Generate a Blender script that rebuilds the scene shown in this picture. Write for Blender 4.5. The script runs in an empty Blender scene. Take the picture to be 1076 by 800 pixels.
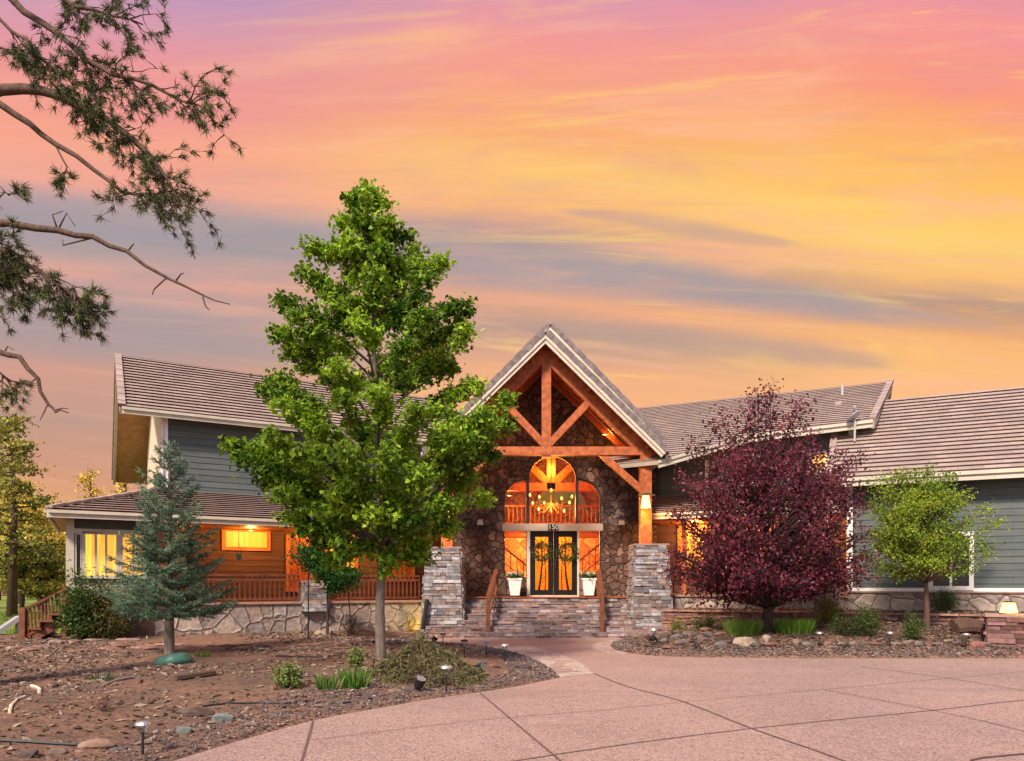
import bpy, bmesh, math, random
import numpy as np
from mathutils import Vector, Matrix, geometry
R = math.radians
rng = np.random.default_rng(11); random.seed(11)
S = bpy.context.scene; COL = S.collection
V3 = Vector

# ------------------------------------------------------------------ camera
CAMZ, F, CX, HY = 1.65, 760.0, 538.0, 614.0
cd = bpy.data.cameras.new("camera"); cam = bpy.data.objects.new("camera", cd); COL.objects.link(cam)
cam.location = (0, 0, CAMZ); cam.rotation_euler = (R(90), 0, 0)
cd.sensor_width = 36; cd.lens = F / 1076 * 36; cd.shift_y = (HY - 400) / 1076
cd.clip_start = 0.1; cd.clip_end = 6000
S.camera = cam

# ------------------------------------------------------------------ exposure
S.view_settings.view_transform = 'Standard'; S.view_settings.look = 'None'
S.view_settings.exposure = 0.5; S.view_settings.gamma = 1.0; S.view_settings.use_curve_mapping = False
S.render.engine = 'CYCLES'
S.cycles.use_denoising = True
S.cycles.max_bounces = 7; S.cycles.transparent_max_bounces = 12
S.cycles.sample_clamp_indirect = 4.0

def lin(c):
    return tuple(((v / 255) / 12.92 if v / 255 <= .04045 else (((v / 255) + .055) / 1.055) ** 2.4) for v in c[:3]) + (1.0,)

class NT:
    """small helper for building node trees"""
    def __init__(s, tree): s.t = tree
    def n(s, ty, **kw):
        x = s.t.nodes.new(ty)
        for k, v in kw.items(): setattr(x, k, v)
        return x
    def put(s, sock, v):
        if hasattr(v, 'is_output') or isinstance(v, bpy.types.NodeSocket): s.t.links.new(v, sock)
        else: sock.default_value = v
    def m(s, op, a, b=None, c=None, clamp=False):
        x = s.n('ShaderNodeMath', operation=op); x.use_clamp = clamp
        s.put(x.inputs[0], a)
        if b is not None: s.put(x.inputs[1], b)
        if c is not None: s.put(x.inputs[2], c)
        return x.outputs[0]
    def mix(s, f, a, b, bt='MIX'):
        x = s.n('ShaderNodeMix', data_type='RGBA', blend_type=bt)
        s.put(x.inputs[0], f); s.put(x.inputs[6], a); s.put(x.inputs[7], b)
        return x.outputs[2]
    def smooth(s, v, a, b, o0=0.0, o1=1.0):
        x = s.n('ShaderNodeMapRange', interpolation_type='SMOOTHSTEP')
        s.put(x.inputs[0], v); s.put(x.inputs[1], a); s.put(x.inputs[2], b); s.put(x.inputs[3], o0); s.put(x.inputs[4], o1)
        return x.outputs[0]
    def ramp(s, fac, stops):
        x = s.n('ShaderNodeValToRGB'); e = x.color_ramp.elements
        while len(e) < len(stops): e.new(0.5)
        for el, (p, c) in zip(e, stops): el.position = p; el.color = c
        s.put(x.inputs[0], fac); return x.outputs[0]
    def comb(s, x, y, z):
        c = s.n('ShaderNodeCombineXYZ'); s.put(c.inputs[0], x); s.put(c.inputs[1], y); s.put(c.inputs[2], z); return c.outputs[0]
    def noise(s, vec, scale, detail=4, rough=.55, dist=0.0):
        x = s.n('ShaderNodeTexNoise'); s.put(x.inputs['Vector'], vec)
        x.inputs['Scale'].default_value = scale; x.inputs['Detail'].default_value = detail
        x.inputs['Roughness'].default_value = rough; x.inputs['Distortion'].default_value = dist
        return x.outputs['Fac']

# ------------------------------------------------------------------ sky
SUN_EL, SUN_AZ = 43.0, 205.0           # soft dusk light from behind the camera, to the left (azimuth from +Y clockwise)
world = bpy.data.worlds.new("World"); S.world = world; world.use_nodes = True
wt = world.node_tree; wt.nodes.clear(); W = NT(wt)
tc = W.n('ShaderNodeTexCoord'); sep = W.n('ShaderNodeSeparateXYZ'); wt.links.new(tc.outputs['Generated'], sep.inputs[0])
X_, Y_, Z_ = sep.outputs
yy = W.m('MAXIMUM', Y_, .22)
u = W.m('DIVIDE', X_, yy); v = W.m('DIVIDE', Z_, yy)
px = W.m('MULTIPLY_ADD', u, F, CX); py = W.m('MULTIPLY_ADD', v, -F, HY)
cw = W.noise(W.comb(W.m('MULTIPLY', u, 1.3), W.m('MULTIPLY', v, 5.5), .3), 1.6, 5, .55, .3)
cw2 = W.noise(W.comb(W.m('MULTIPLY', u, 3.0), W.m('MULTIPLY_ADD', v, 22.0, W.m('MULTIPLY', u, 2.6)), 4.1), 1.7, 5, .6, .6)
warp = W.m('ADD', W.m('MULTIPLY', W.m('SUBTRACT', cw, .5), 52.0), W.m('MULTIPLY', W.m('SUBTRACT', cw2, .5), 26.0))
vp = W.m('ADD', W.m('SUBTRACT', py, W.m('MULTIPLY', W.m('SUBTRACT', px, CX), .1)), warp)
fac = W.m('DIVIDE', W.m('ADD', vp, 70.0), 740.0, clamp=True)
def rp(x0, st):
    return W.ramp(fac, [((y - .1 * (x0 - CX) + 70) / 740, lin(c)) for y, c in st])
cl = rp(150, [(-40, (165, 148, 190)), (0, (190, 152, 186)), (38, (218, 156, 172)), (85, (236, 152, 152)), (150, (246, 165, 140)), (192, (240, 170, 150)), (216, (188, 160, 164)), (245, (160, 152, 163)), (270, (192, 160, 157)), (292, (222, 166, 150)), (330, (176, 156, 158)), (375, (186, 155, 148)), (402, (212, 158, 140)), (450, (198, 155, 138)), (520, (215, 155, 125)), (600, (238, 165, 110))])
cm = rp(600, [(-40, (186, 150, 188)), (-6, (222, 155, 172)), (42, (243, 158, 150)), (98, (248, 165, 132)), (150, (250, 180, 116)), (190, (253, 199, 120)), (225, (250, 186, 125)), (258, (184, 156, 150)), (288, (222, 165, 140)), (318, (238, 172, 135)), (350, (186, 155, 142)), (388, (240, 175, 134)), (430, (250, 184, 132)), (600, (250, 180, 120))])
cr = rp(1000, [(-45, (205, 148, 178)), (-10, (230, 150, 165)), (28, (246, 154, 148)), (92, (250, 158, 125)), (140, (252, 178, 110)), (200, (254, 196, 100)), (255, (254, 209, 118)), (295, (248, 190, 120)), (325, (190, 154, 134)), (350, (240, 172, 112)), (375, (250, 188, 124)), (410, (253, 192, 128)), (600, (253, 188, 112))])
sky = W.mix(W.smooth(px, 180., 560.), cl, cm); sky = W.mix(W.smooth(px, 600., 980.), sky, cr)
# streaks of high cloud, fanning out from a point low on the left
ang = W.m('DIVIDE', W.m('SUBTRACT', py, 190.0), W.m('MAXIMUM', W.m('ADD', px, 1500.0), 200.0))
ux = W.m('MULTIPLY', px, .0017)
def streak(k, seed, sc, det=6, dist=.5, slope=0.0):
    return W.noise(W.comb(ux, W.m('MULTIPLY_ADD', ang, k, W.m('MULTIPLY', ux, slope)), seed), sc, det, .6, dist)
s1_ = streak(20.0, 8.0, 1.9); s2_ = streak(34.0, 3.3, 2.0, 7, .8); s3_ = streak(15.0, 21.0, 1.6, 5, .4, .5); s4_ = streak(60.0, 30.0, 2.4, 6, .6)
up1 = W.smooth(py, 330., 150.); lowm = W.smooth(py, 120., 240.)
sky = W.mix(W.m('MULTIPLY', W.smooth(s1_, .5, .68, 0., .55), W.smooth(px, 60., 520., .3, 1.0)), sky, lin((255, 186, 146)))
sky = W.mix(W.m('MULTIPLY', W.smooth(s1_, .48, .32, 0., .28), up1), sky, lin((236, 142, 156)))
sky = W.mix(W.m('MULTIPLY', W.smooth(s2_, .53, .70, 0., .6), W.smooth(px, 150., 700.)), sky, lin((255, 208, 118)))
sky = W.mix(W.m('MULTIPLY', W.smooth(s3_, .55, .68, 0., .28), W.m('MULTIPLY', lowm, W.smooth(px, 1150., 250., .45, 1.0))), sky, lin((160, 154, 164)))
sky = W.mix(W.m('MULTIPLY', W.smooth(s4_, .52, .72, 0., .26), W.smooth(px, 60., 520., .5, 1.0)), sky, lin((255, 200, 165)))
sky = W.mix(W.smooth(s4_, .46, .30, 0., .13), sky, lin((190, 150, 165)))
# long grey-blue cloud bars
wv_ = W.m('MULTIPLY', W.m('SUBTRACT', W.noise(W.comb(W.m('MULTIPLY', px, .004), W.m('MULTIPLY', ang, 30.0), 2.2), 1.3, 5, .5), .5), 20.0)
def bar(c0, c1, c2, xa, xb, Wd, col, amt, taper=None):
    yc = W.m('ADD', W.m('ADD', c0, W.m('MULTIPLY', px, c1)), W.m('MULTIPLY', W.m('MULTIPLY', px, px), c2))
    t = W.m('DIVIDE', W.m('SUBTRACT', px, xa), xb - xa, clamp=True)
    ln = W.m('MULTIPLY', W.m('MULTIPLY', t, W.m('SUBTRACT', 1.0, t)), 4.0); w_ = W.m('MULTIPLY_ADD', ln, Wd, 2.0)
    r_ = W.m('DIVIDE', W.m('ABSOLUTE', W.m('SUBTRACT', W.m('ADD', py, wv_), yc)), w_)
    tex = W.smooth(W.noise(W.comb(W.m('MULTIPLY', px, .006), W.m('MULTIPLY', ang, 70.0), c0), 1.5, 5, .6), .3, .62, .65, 1.0)
    return W.mix(W.m('MULTIPLY', W.m('MULTIPLY', W.smooth(r_, 1.4, .25, 0.0, amt), tex), W.smooth(ln, .02, .45)), sky, lin(col))
sky = bar(236., .045, .00006, -900., 1150., 36., (166, 156, 160), .85)
sky = bar(287., .1, 0., 540., 960., 13., (188, 158, 146), .7)
sky = bar(136., .145, 0., 575., 850., 8., (200, 162, 148), .7)
sky = bar(345., .08, 0., -700., 480., 34., (174, 155, 156), .7)
sky = W.mix(W.m('MULTIPLY', W.smooth(py, 490., 590., 0., .9), W.smooth(px, 190., 10.)), sky, lin((255, 206, 92)))   # afterglow low on the left
# behind the camera: even lavender evening sky
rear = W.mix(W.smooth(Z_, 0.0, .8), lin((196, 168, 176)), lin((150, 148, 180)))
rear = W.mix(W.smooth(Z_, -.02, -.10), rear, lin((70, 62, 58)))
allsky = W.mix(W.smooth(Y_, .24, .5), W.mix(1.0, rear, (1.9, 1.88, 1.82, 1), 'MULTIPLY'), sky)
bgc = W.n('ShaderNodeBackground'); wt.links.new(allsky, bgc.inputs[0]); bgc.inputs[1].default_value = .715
nis = W.n('ShaderNodeTexSky', sky_type='NISHITA'); nis.sun_disc = False
nis.sun_elevation = R(SUN_EL); nis.sun_rotation = R(SUN_AZ)
bgn = W.n('ShaderNodeBackground'); wt.links.new(nis.outputs[0], bgn.inputs[0]); bgn.inputs[1].default_value = .13
# the clear Nishita sky shows where the cloud veil ends, behind the camera
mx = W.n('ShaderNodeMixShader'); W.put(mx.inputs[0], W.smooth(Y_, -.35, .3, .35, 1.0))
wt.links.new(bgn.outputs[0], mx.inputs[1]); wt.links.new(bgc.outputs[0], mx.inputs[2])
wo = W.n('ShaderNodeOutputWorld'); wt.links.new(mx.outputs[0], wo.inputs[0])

sd = bpy.data.lights.new("sun", 'SUN'); sd.energy = 5.0; sd.angle = R(9); sd.color = (1.0, .86, .72)
so = bpy.data.objects.new("sun", sd); COL.objects.link(so)
az = R(SUN_AZ); el = R(SUN_EL)
sdir = V3((math.sin(az) * math.cos(el), math.cos(az) * math.cos(el), math.sin(el)))
so.rotation_euler = sdir.to_track_quat('Z', 'Y').to_euler(); so.location = sdir * 60

# ------------------------------------------------------------------ picking world points at a chosen distance
def pt(x, y, Y): return V3(((x - CX) / F * Y, Y, CAMZ + (HY - y) / F * Y))
def pg0(x, y, z=0.0):
    Y = (CAMZ - z) * F / (y - HY); return V3(((x - CX) / F * Y, Y, z))

# ------------------------------------------------------------------ objects, things, labels
def wloc(o):
    l = V3((0, 0, 0))
    while o is not None: l += o.location; o = o.parent
    return l
def tag(o, label, cat=None, group=None, kind=None):
    if label: o['label'] = label
    if cat: o['category'] = cat
    if group: o['group'] = group
    if kind: o['kind'] = kind
    return o
def thing(name, loc, label, cat, group=None):
    o = bpy.data.objects.new(name, None); COL.objects.link(o); o.location = loc
    o.empty_display_size = .2
    return tag(o, label, cat, group)
def copy_tree(o, parent=None, loc=None):
    c = o.copy(); COL.objects.link(c)
    if parent is not None: c.parent = parent
    if loc is not None: c.location = loc
    for ch in list(o.children): copy_tree(ch, c)
    return c

def meshobj(name, verts, faces, mat, parent=None, fcol=None, st=None, smooth=False):
    off = np.array(wloc(parent)) if parent is not None else np.zeros(3)
    va = np.asarray(verts, dtype=float).reshape(-1, 3) - off
    me = bpy.data.meshes.new(name)
    me.from_pydata(va if False else va.tolist(), [], faces if not isinstance(faces, np.ndarray) else faces.tolist())
    if fcol is not None:
        a = me.attributes.new('Col', 'FLOAT_COLOR', 'FACE')
        fc = np.ones((len(me.polygons), 4)); fc[:, :3] = np.asarray(fcol)[:, :3]; a.data.foreach_set('color', fc.ravel())
    if st is not None:
        a = me.attributes.new('st', 'FLOAT_VECTOR', 'POINT'); a.data.foreach_set('vector', np.asarray(st, dtype=float).ravel())
    if smooth: me.polygons.foreach_set('use_smooth', [True] * len(me.polygons))
    me.update()
    o = bpy.data.objects.new(name, me); COL.objects.link(o); me.materials.append(mat)
    if parent is not None: o.parent = parent
    return o

class MB:
    def __init__(s): s.v = []; s.f = []; s.c = []; s.st = []
    def add(s, vs, fs, col=(1, 1, 1), st=None):
        b = len(s.v); s.v += [tuple(p) for p in vs]
        s.f += [[i + b for i in f] for f in fs]; s.c += [col] * len(fs)
        s.st += (st if st is not None else [(p[0], p[2], p[1]) for p in vs])
    def box8(s, c, ax, ay, az, col=(1, 1, 1)):
        c, ax, ay, az = V3(c), V3(ax), V3(ay), V3(az)
        vs = [c + ax * i + ay * j + az * k for k in (-1, 1) for j in (-1, 1) for i in (-1, 1)]
        s.add(vs, [(0, 2, 3, 1), (4, 5, 7, 6), (0, 1, 5, 4), (2, 6, 7, 3), (0, 4, 6, 2), (1, 3, 7, 5)], col)
    def box(s, x0, x1, y0, y1, z0, z1, col=(1, 1, 1)):
        s.box8(((x0 + x1) / 2, (y0 + y1) / 2, (z0 + z1) / 2), ((x1 - x0) / 2, 0, 0), (0, (y1 - y0) / 2, 0), (0, 0, (z1 - z0) / 2), col)
    def beam(s, p0, p1, w, h, up=(0, 0, 1), col=(1, 1, 1)):
        p0, p1, up = V3(p0), V3(p1), V3(up); d = p1 - p0; L = d.length; d.normalize()
        side = d.cross(up)
        if side.length < 1e-4: side = d.cross(V3((0, 1, 0)))
        side.normalize(); u2 = side.cross(d).normalized()
        s.box8((p0 + p1) / 2, d * L / 2, side * w / 2, u2 * h / 2, col)
    def prism(s, poly, vec, col=(1, 1, 1)):
        n = len(poly); vec = V3(vec); P = [V3(p) for p in poly]; Q = [p + vec for p in P]
        fs = [tuple(range(n - 1, -1, -1)), tuple(range(n, 2 * n))] + [(i, (i + 1) % n, n + (i + 1) % n, n + i) for i in range(n)]
        s.add(P + Q, fs, col)
    def tube(s, pts, rad, n=7, col=(1, 1, 1)):
        pts = [V3(p) for p in pts]
        if not hasattr(rad, '__len__'): rad = [rad] * len(pts)
        vs = []; fs = []; ref = V3((.31, .22, .93)).normalized()
        d0 = (pts[-1] - pts[0]).normalized()
        if abs(d0.dot(ref)) > .9: ref = V3((1, 0, 0))
        for i, p in enumerate(pts):
            d = (pts[min(i + 1, len(pts) - 1)] - pts[max(i - 1, 0)]).normalized()
            a = d.cross(ref).normalized(); b = d.cross(a)
            for k in range(n):
                t = 2 * math.pi * k / n; vs.append(p + (a * math.cos(t) + b * math.sin(t)) * rad[i])
        for i in range(len(pts) - 1):
            for k in range(n):
                fs.append((i * n + k, i * n + (k + 1) % n, (i + 1) * n + (k + 1) % n, (i + 1) * n + k))
        fs.append(tuple(range(n - 1, -1, -1))); m = (len(pts) - 1) * n; fs.append(tuple(m + k for k in range(n)))
        s.add(vs, fs, col)
    def lathe(s, prof, c=(0, 0, 0), n=16, col=(1, 1, 1), ph=0):
        c = V3(c); vs = []; fs = []
        for r, z in prof:
            for k in range(n):
                t = 2 * math.pi * k / n + ph; vs.append(c + V3((r * math.cos(t), r * math.sin(t), z)))
        for i in range(len(prof) - 1):
            for k in range(n): fs.append((i * n + k, i * n + (k + 1) % n, (i + 1) * n + (k + 1) % n, (i + 1) * n + k))
        fs.append(tuple(range(n - 1, -1, -1))); m = (len(prof) - 1) * n; fs.append(tuple(m + k for k in range(n)))
        s.add(vs, fs, col)
    def laps(s, O, ax, up, nr, poly, course, thick, cut=.45):
        """overlapping courses (tiles, lap boards) clipped to a polygon given in (s, t)"""
        O, ax, up, nr = V3(O), V3(ax), V3(up), V3(nr)
        ts = [p[1] for p in poly]; k0 = math.floor(min(ts) / course + 1e-6); k1 = math.ceil(max(ts) / course - 1e-6)
        for k in range(k0, k1):
            t0, t1 = k * course, (k + 1) * course
            q = clip(clip(poly, t0, 1), t1, -1)
            if len(q) < 3: continue
            vs = []; st = []
            for (a, t) in q:
                off = thick * (1 - (t - t0) / course) + .003
                vs.append(O + ax * a + up * t + nr * off); st.append((a, t, 0))
            s.add(vs, [tuple(range(len(vs)))], st=st)
            low = [p for p in q if abs(p[1] - t0) < 1e-5]
            if len(low) >= 2:
                a0 = min(p[0] for p in low); a1 = max(p[0] for p in low)
                hh = (thick + .003) * cut; rec = course * .3
                q = lambda a, t, h: O + ax * a + up * t + nr * h
                s.add([q(a0, t0, thick + .003), q(a1, t0, thick + .003), q(a1, t0, hh), q(a0, t0, hh), q(a1, t0 + rec, hh), q(a0, t0 + rec, hh)],
                      [(0, 1, 2, 3), (3, 2, 4, 5)], st=[(a0, t0 + course * .5, 0), (a1, t0 + course * .5, 0)] * 3)
    def build(s, name, mat, parent=None, smooth=False, label=None):
        o = meshobj(name, s.v, s.f, mat, parent, s.c, s.st, smooth)
        if label: o['label'] = label
        return o
def clip(poly, t, sgn):
    out = []
    for i in range(len(poly)):
        p, q = poly[i - 1], poly[i]
        a, b = (p[1] - t) * sgn, (q[1] - t) * sgn
        if a >= 0 and b < 0 or a < 0 and b >= 0:
            w = a / (a - b); out.append((p[0] + (q[0] - p[0]) * w, t))
        if b >= 0: out.append(q)
    r = []
    for p in out:
        if not r or abs(p[0] - r[-1][0]) + abs(p[1] - r[-1][1]) > 1e-6: r.append(p)
    return r

# ------------------------------------------------------------------ materials
def newmat(name):
    m = bpy.data.materials.new(name); m.use_nodes = True; t = m.node_tree
    return m, NT(t), t.nodes['Principled BSDF']
def mat(name, c1, c2=None, scale=4.0, rough=.8, bump=0.0, bscale=30.0, attr=False, coords='Object', metal=0.0, spec=.3, stretch=(1, 1, 1), lo=.35, hi=.65, detail=5, bdist=.02):
    m, N, b = newmat(name); t = m.node_tree
    if coords == 'st':
        at = N.n('ShaderNodeAttribute'); at.attribute_name = 'st'; vec = at.outputs['Vector']
    else: vec = N.n('ShaderNodeTexCoord').outputs[coords]
    mp = N.n('ShaderNodeMapping'); mp.inputs['Scale'].default_value = stretch; t.links.new(vec, mp.inputs[0]); vec = mp.outputs[0]
    col = c1 if len(c1) == 4 else tuple(c1) + (1,)
    if c2 is not None:
        f = N.smooth(N.noise(vec, scale, detail), lo, hi); col = N.mix(f, col, tuple(c2) + (1,))
    if attr:
        a = N.n('ShaderNodeAttribute'); a.attribute_name = 'Col'; col = N.mix(1.0, col, a.outputs['Color'], 'MULTIPLY')
    N.put(b.inputs['Base Color'], col)
    b.inputs['Roughness'].default_value = rough; b.inputs['Metallic'].default_value = metal; b.inputs['Specular IOR Level'].default_value = spec
    if bump:
        bp = N.n('ShaderNodeBump'); bp.inputs['Strength'].default_value = bump; bp.inputs['Distance'].default_value = bdist
        N.put(bp.inputs['Height'], N.noise(vec, bscale, 5, .6)); t.links.new(bp.outputs[0], b.inputs['Normal'])
    return m
def emit(name, c, s, back=(.02, .02, .02)):
    m, N, b = newmat(name); b.inputs['Base Color'].default_value = tuple(back) + (1,)
    b.inputs['Emission Color'].default_value = tuple(c) + (1,); b.inputs['Emission Strength'].default_value = s; return m
def leafmat(name, tint=(1, 1, 1), trans=.35, rough=.5):
    m, N, b = newmat(name); t = m.node_tree
    a = N.n('ShaderNodeAttribute'); a.attribute_name = 'Col'
    c = N.mix(1.0, a.outputs['Color'], tuple(tint) + (1,), 'MULTIPLY')
    N.put(b.inputs['Base Color'], c); b.inputs['Roughness'].default_value = rough; b.inputs['Specular IOR Level'].default_value = .25
    tr = N.n('ShaderNodeBsdfTranslucent'); N.put(tr.inputs[0], c)
    mx = N.n('ShaderNodeMixShader'); mx.inputs[0].default_value = trans
    t.links.new(b.outputs[0], mx.inputs[1]); t.links.new(tr.outputs[0], mx.inputs[2])
    t.links.new(mx.outputs[0], t.nodes['Material Output'].inputs[0]); return m

def tile_mat():
    m, N, b = newmat('roof_tile'); t = m.node_tree
    at = N.n('ShaderNodeAttribute'); at.attribute_name = 'st'; vec = at.outputs['Vector']
    br = N.n('ShaderNodeTexBrick'); t.links.new(vec, br.inputs['Vector'])
    for k, v in (('Scale', 1.0), ('Mortar Size', .004), ('Mortar Smooth', .2), ('Brick Width', .31), ('Row Height', TC), ('Bias', 0.0)): br.inputs[k].default_value = v
    br.inputs['Color1'].default_value = (.285, .20, .165, 1); br.inputs['Color2'].default_value = (.40, .295, .25, 1); br.inputs['Mortar'].default_value = (.10, .07, .06, 1)
    c = N.mix(N.smooth(N.noise(vec, .7, 5), .35, .7, 0., .45), br.outputs[0], (.20, .155, .15, 1))
    c = N.mix(N.smooth(N.noise(vec, 30, 3), .4, .7, 0., .35), c, (.30, .23, .21, 1))
    sp = N.n('ShaderNodeSeparateXYZ'); t.links.new(vec, sp.inputs[0])
    N.put(b.inputs['Base Color'], c); b.inputs['Roughness'].default_value = .72; b.inputs['Specular IOR Level'].default_value = .3
    bp = N.n('ShaderNodeBump'); bp.inputs['Strength'].default_value = .5; bp.inputs['Distance'].default_value = .01
    N.put(bp.inputs['Height'], N.m('SUBTRACT', N.noise(vec, 40, 3), br.outputs['Fac'])); t.links.new(bp.outputs[0], b.inputs['Normal'])
    return m
def flag_mat(name, cols, mortar, scale, bump=.6, coords='st', wide=.035, stretch=(1, 1, 1), dist=.22):
    m, N, b = newmat(name); t = m.node_tree
    if coords == 'st':
        at = N.n('ShaderNodeAttribute'); at.attribute_name = 'st'; vec = at.outputs['Vector']
    else: vec = N.n('ShaderNodeTexCoord').outputs['Object']
    mp = N.n('ShaderNodeMapping'); mp.inputs['Scale'].default_value = stretch; t.links.new(vec, mp.inputs[0]); vec = mp.outputs[0]
    nz = N.n('ShaderNodeTexNoise'); t.links.new(vec, nz.inputs['Vector']); nz.inputs['Scale'].default_value = 3.0; nz.inputs['Detail'].default_value = 3
    ad = N.n('ShaderNodeVectorMath', operation='MULTIPLY_ADD'); t.links.new(nz.outputs['Color'], ad.inputs[0]); ad.inputs[1].default_value = (dist, dist, dist); t.links.new(vec, ad.inputs[2])
    vd = N.n('ShaderNodeTexVoronoi', feature='DISTANCE_TO_EDGE', voronoi_dimensions='3D'); vc = N.n('ShaderNodeTexVoronoi', feature='F1', voronoi_dimensions='3D')
    for q in (vd, vc): t.links.new(ad.outputs[0], q.inputs['Vector']); q.inputs['Scale'].default_value = scale; q.inputs['Randomness'].default_value = .95
    sc = N.n('ShaderNodeSeparateColor'); t.links.new(vc.outputs['Color'], sc.inputs[0])
    c = N.ramp(sc.outputs[0], [(i / (len(cols) - 1), tuple(k) + (1,)) for i, k in enumerate(cols)])
    c = N.mix(N.smooth(N.noise(vec, 6, 6, .65), .3, .7, 0., .7), c, N.mix(1.0, c, (.45, .43, .43, 1), 'MULTIPLY'))
    c = N.mix(N.smooth(N.noise(vec, 45, 4), .4, .7, 0., .35), c, N.mix(1.0, c, (1.5, 1.4, 1.35, 1), 'MULTIPLY'))
    edge = N.smooth(vd.outputs['Distance'], wide * .3, wide)
    edge = N.m('MAXIMUM', edge, N.smooth(N.noise(vec, 5, 4), .56, .7))
    c = N.mix(edge, tuple(mortar) + (1,), c)
    N.put(b.inputs['Base Color'], c); b.inputs['Roughness'].default_value = .85; b.inputs['Specular IOR Level'].default_value = .2
    bp = N.n('ShaderNodeBump'); bp.inputs['Strength'].default_value = bump; bp.inputs['Distance'].default_value = .06
    h = N.m('ADD', N.m('MULTIPLY', N.smooth(vd.outputs['Distance'], 0.0, wide * 3), .7), N.m('MULTIPLY', N.noise(vec, 9, 6, .65), .6))
    h = N.m('ADD', h, N.m('MULTIPLY', sc.outputs[1], .35))
    N.put(bp.inputs['Height'], h); t.links.new(bp.outputs[0], b.inputs['Normal'])
    return m
def glass_mat(name, tint=(1, 1, 1), gl=.10):
    m, N, b = newmat(name); t = m.node_tree
    tr = N.n('ShaderNodeBsdfTransparent'); tr.inputs[0].default_value = tuple(tint) + (1,)
    g = N.n('ShaderNodeBsdfGlossy'); g.inputs['Roughness'].default_value = .02
    fr = N.n('ShaderNodeFresnel'); fr.inputs[0].default_value = 1.22
    mx = N.n('ShaderNodeMixShader'); N.put(mx.inputs[0], N.m('ADD', fr.outputs[0], gl, clamp=True))
    t.links.new(tr.outputs[0], mx.inputs[1]); t.links.new(g.outputs[0], mx.inputs[2]); t.links.new(mx.outputs[0], t.nodes['Material Output'].inputs[0]); return m
def amber_mat():
    m, N, b = newmat('amber_glass'); t = m.node_tree
    a = N.n('ShaderNodeBsdfTransparent'); a.inputs[0].default_value = (.95, .75, .42, 1)
    tr = N.n('ShaderNodeBsdfTranslucent'); tr.inputs[0].default_value = (.95, .72, .36, 1)
    mx = N.n('ShaderNodeMixShader'); mx.inputs[0].default_value = .6
    t.links.new(a.outputs[0], mx.inputs[1]); t.links.new(tr.outputs[0], mx.inputs[2]); t.links.new(mx.outputs[0], t.nodes['Material Output'].inputs[0]); return m

TC = .27
M = {}
M['tile'] = tile_mat()
M['siding'] = mat('grey_green_siding', (.062, .077, .078), (.090, .106, .104), 1.2, .7, .25, 14, coords='st', stretch=(.5, 6, 1))
def siding_mat():
    m, N, b = newmat('grey_green_siding'); at = N.n('ShaderNodeAttribute'); at.attribute_name = 'st'; vec = at.outputs['Vector']
    br = N.n('ShaderNodeTexBrick'); m.node_tree.links.new(vec, br.inputs['Vector'])
    for k, v in (('Scale', 1.0), ('Mortar Size', .004), ('Mortar Smooth', .1), ('Brick Width', 3.3), ('Row Height', .19), ('Bias', 0.0)): br.inputs[k].default_value = v
    br.offset = .37; br.inputs['Color1'].default_value = (.064, .080, .080, 1); br.inputs['Color2'].default_value = (.086, .103, .101, 1); br.inputs['Mortar'].default_value = (.03, .035, .035, 1)
    mp = N.n('ShaderNodeMapping'); mp.inputs['Scale'].default_value = (.6, 9, 1); m.node_tree.links.new(vec, mp.inputs[0])
    c = N.mix(N.smooth(N.noise(mp.outputs[0], 1.5, 6, .65), .35, .7, 0., .5), br.outputs[0], (.115, .125, .12, 1))
    c = N.mix(N.smooth(N.noise(vec, .8, 5), .5, .75, 0., .4), c, (.055, .062, .06, 1))
    N.put(b.inputs['Base Color'], c); b.inputs['Roughness'].default_value = .7; b.inputs['Specular IOR Level'].default_value = .25
    bp = N.n('ShaderNodeBump'); bp.inputs['Strength'].default_value = .3; bp.inputs['Distance'].default_value = .01; N.put(bp.inputs['Height'], N.noise(mp.outputs[0], 12, 4)); m.node_tree.links.new(bp.outputs[0], b.inputs['Normal']); return m
M['siding'] = siding_mat()
M['brownsiding'] = mat('brown_siding', (.085, .046, .034), (.12, .064, .046), 1.5, .7, .25, 14, coords='st', stretch=(.5, 6, 1))
M['cream'] = mat('cream_paint', (.50, .44, .35), (.44, .385, .305), 3, .6, .08, 40)
M['stucco'] = mat('cream_stucco', (.66, .53, .38), (.58, .45, .33), 3, .85, .3, 60)
M['timber'] = mat('red_cedar_timber', (.42, .112, .03), (.27, .062, .018), 2.2, .55, .25, 12, stretch=(3, 3, 3))
M['soffit'] = mat('cedar_soffit', (.38, .115, .03), (.23, .06, .018), 2.5, .6, .3, 9, coords='st', stretch=(1, 9, 1))
M['soffit2'] = mat('tan_soffit', (.42, .235, .10), (.33, .17, .07), 6, .7, .3, 30)
M['railwood'] = mat('brown_stained_wood', (.17, .055, .025), (.11, .034, .017), 5, .5, .2, 18)
M['entrystone'] = flag_mat('entry_flagstone', [(.075, .042, .034), (.15, .088, .07), (.095, .064, .056), (.24, .155, .13), (.085, .048, .04), (.14, .09, .075), (.06, .04, .036)], (.052, .036, .031), 3.5, 1.2, wide=.04, dist=.42)
M['tile_edge'] = mat('tile_edge', (.20, .155, .145), (.13, .10, .095), 5, .75, .4, 30)
M['reflectstone'] = flag_mat('painted_reflection_stone', [(.75, .40, .28), (.50, .18, .09), (.80, .52, .42), (.58, .22, .10)], (.30, .09, .04), 2.2, .6, coords='Object')  # pink mottling paints the entrance glass reflections onto the back wall
M['basestone'] = flag_mat('base_flagstone', [(.34, .25, .20), (.27, .21, .19), (.42, .33, .27), (.24, .20, .19), (.38, .28, .22)], (.105, .085, .08), 2.0, .7)
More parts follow.
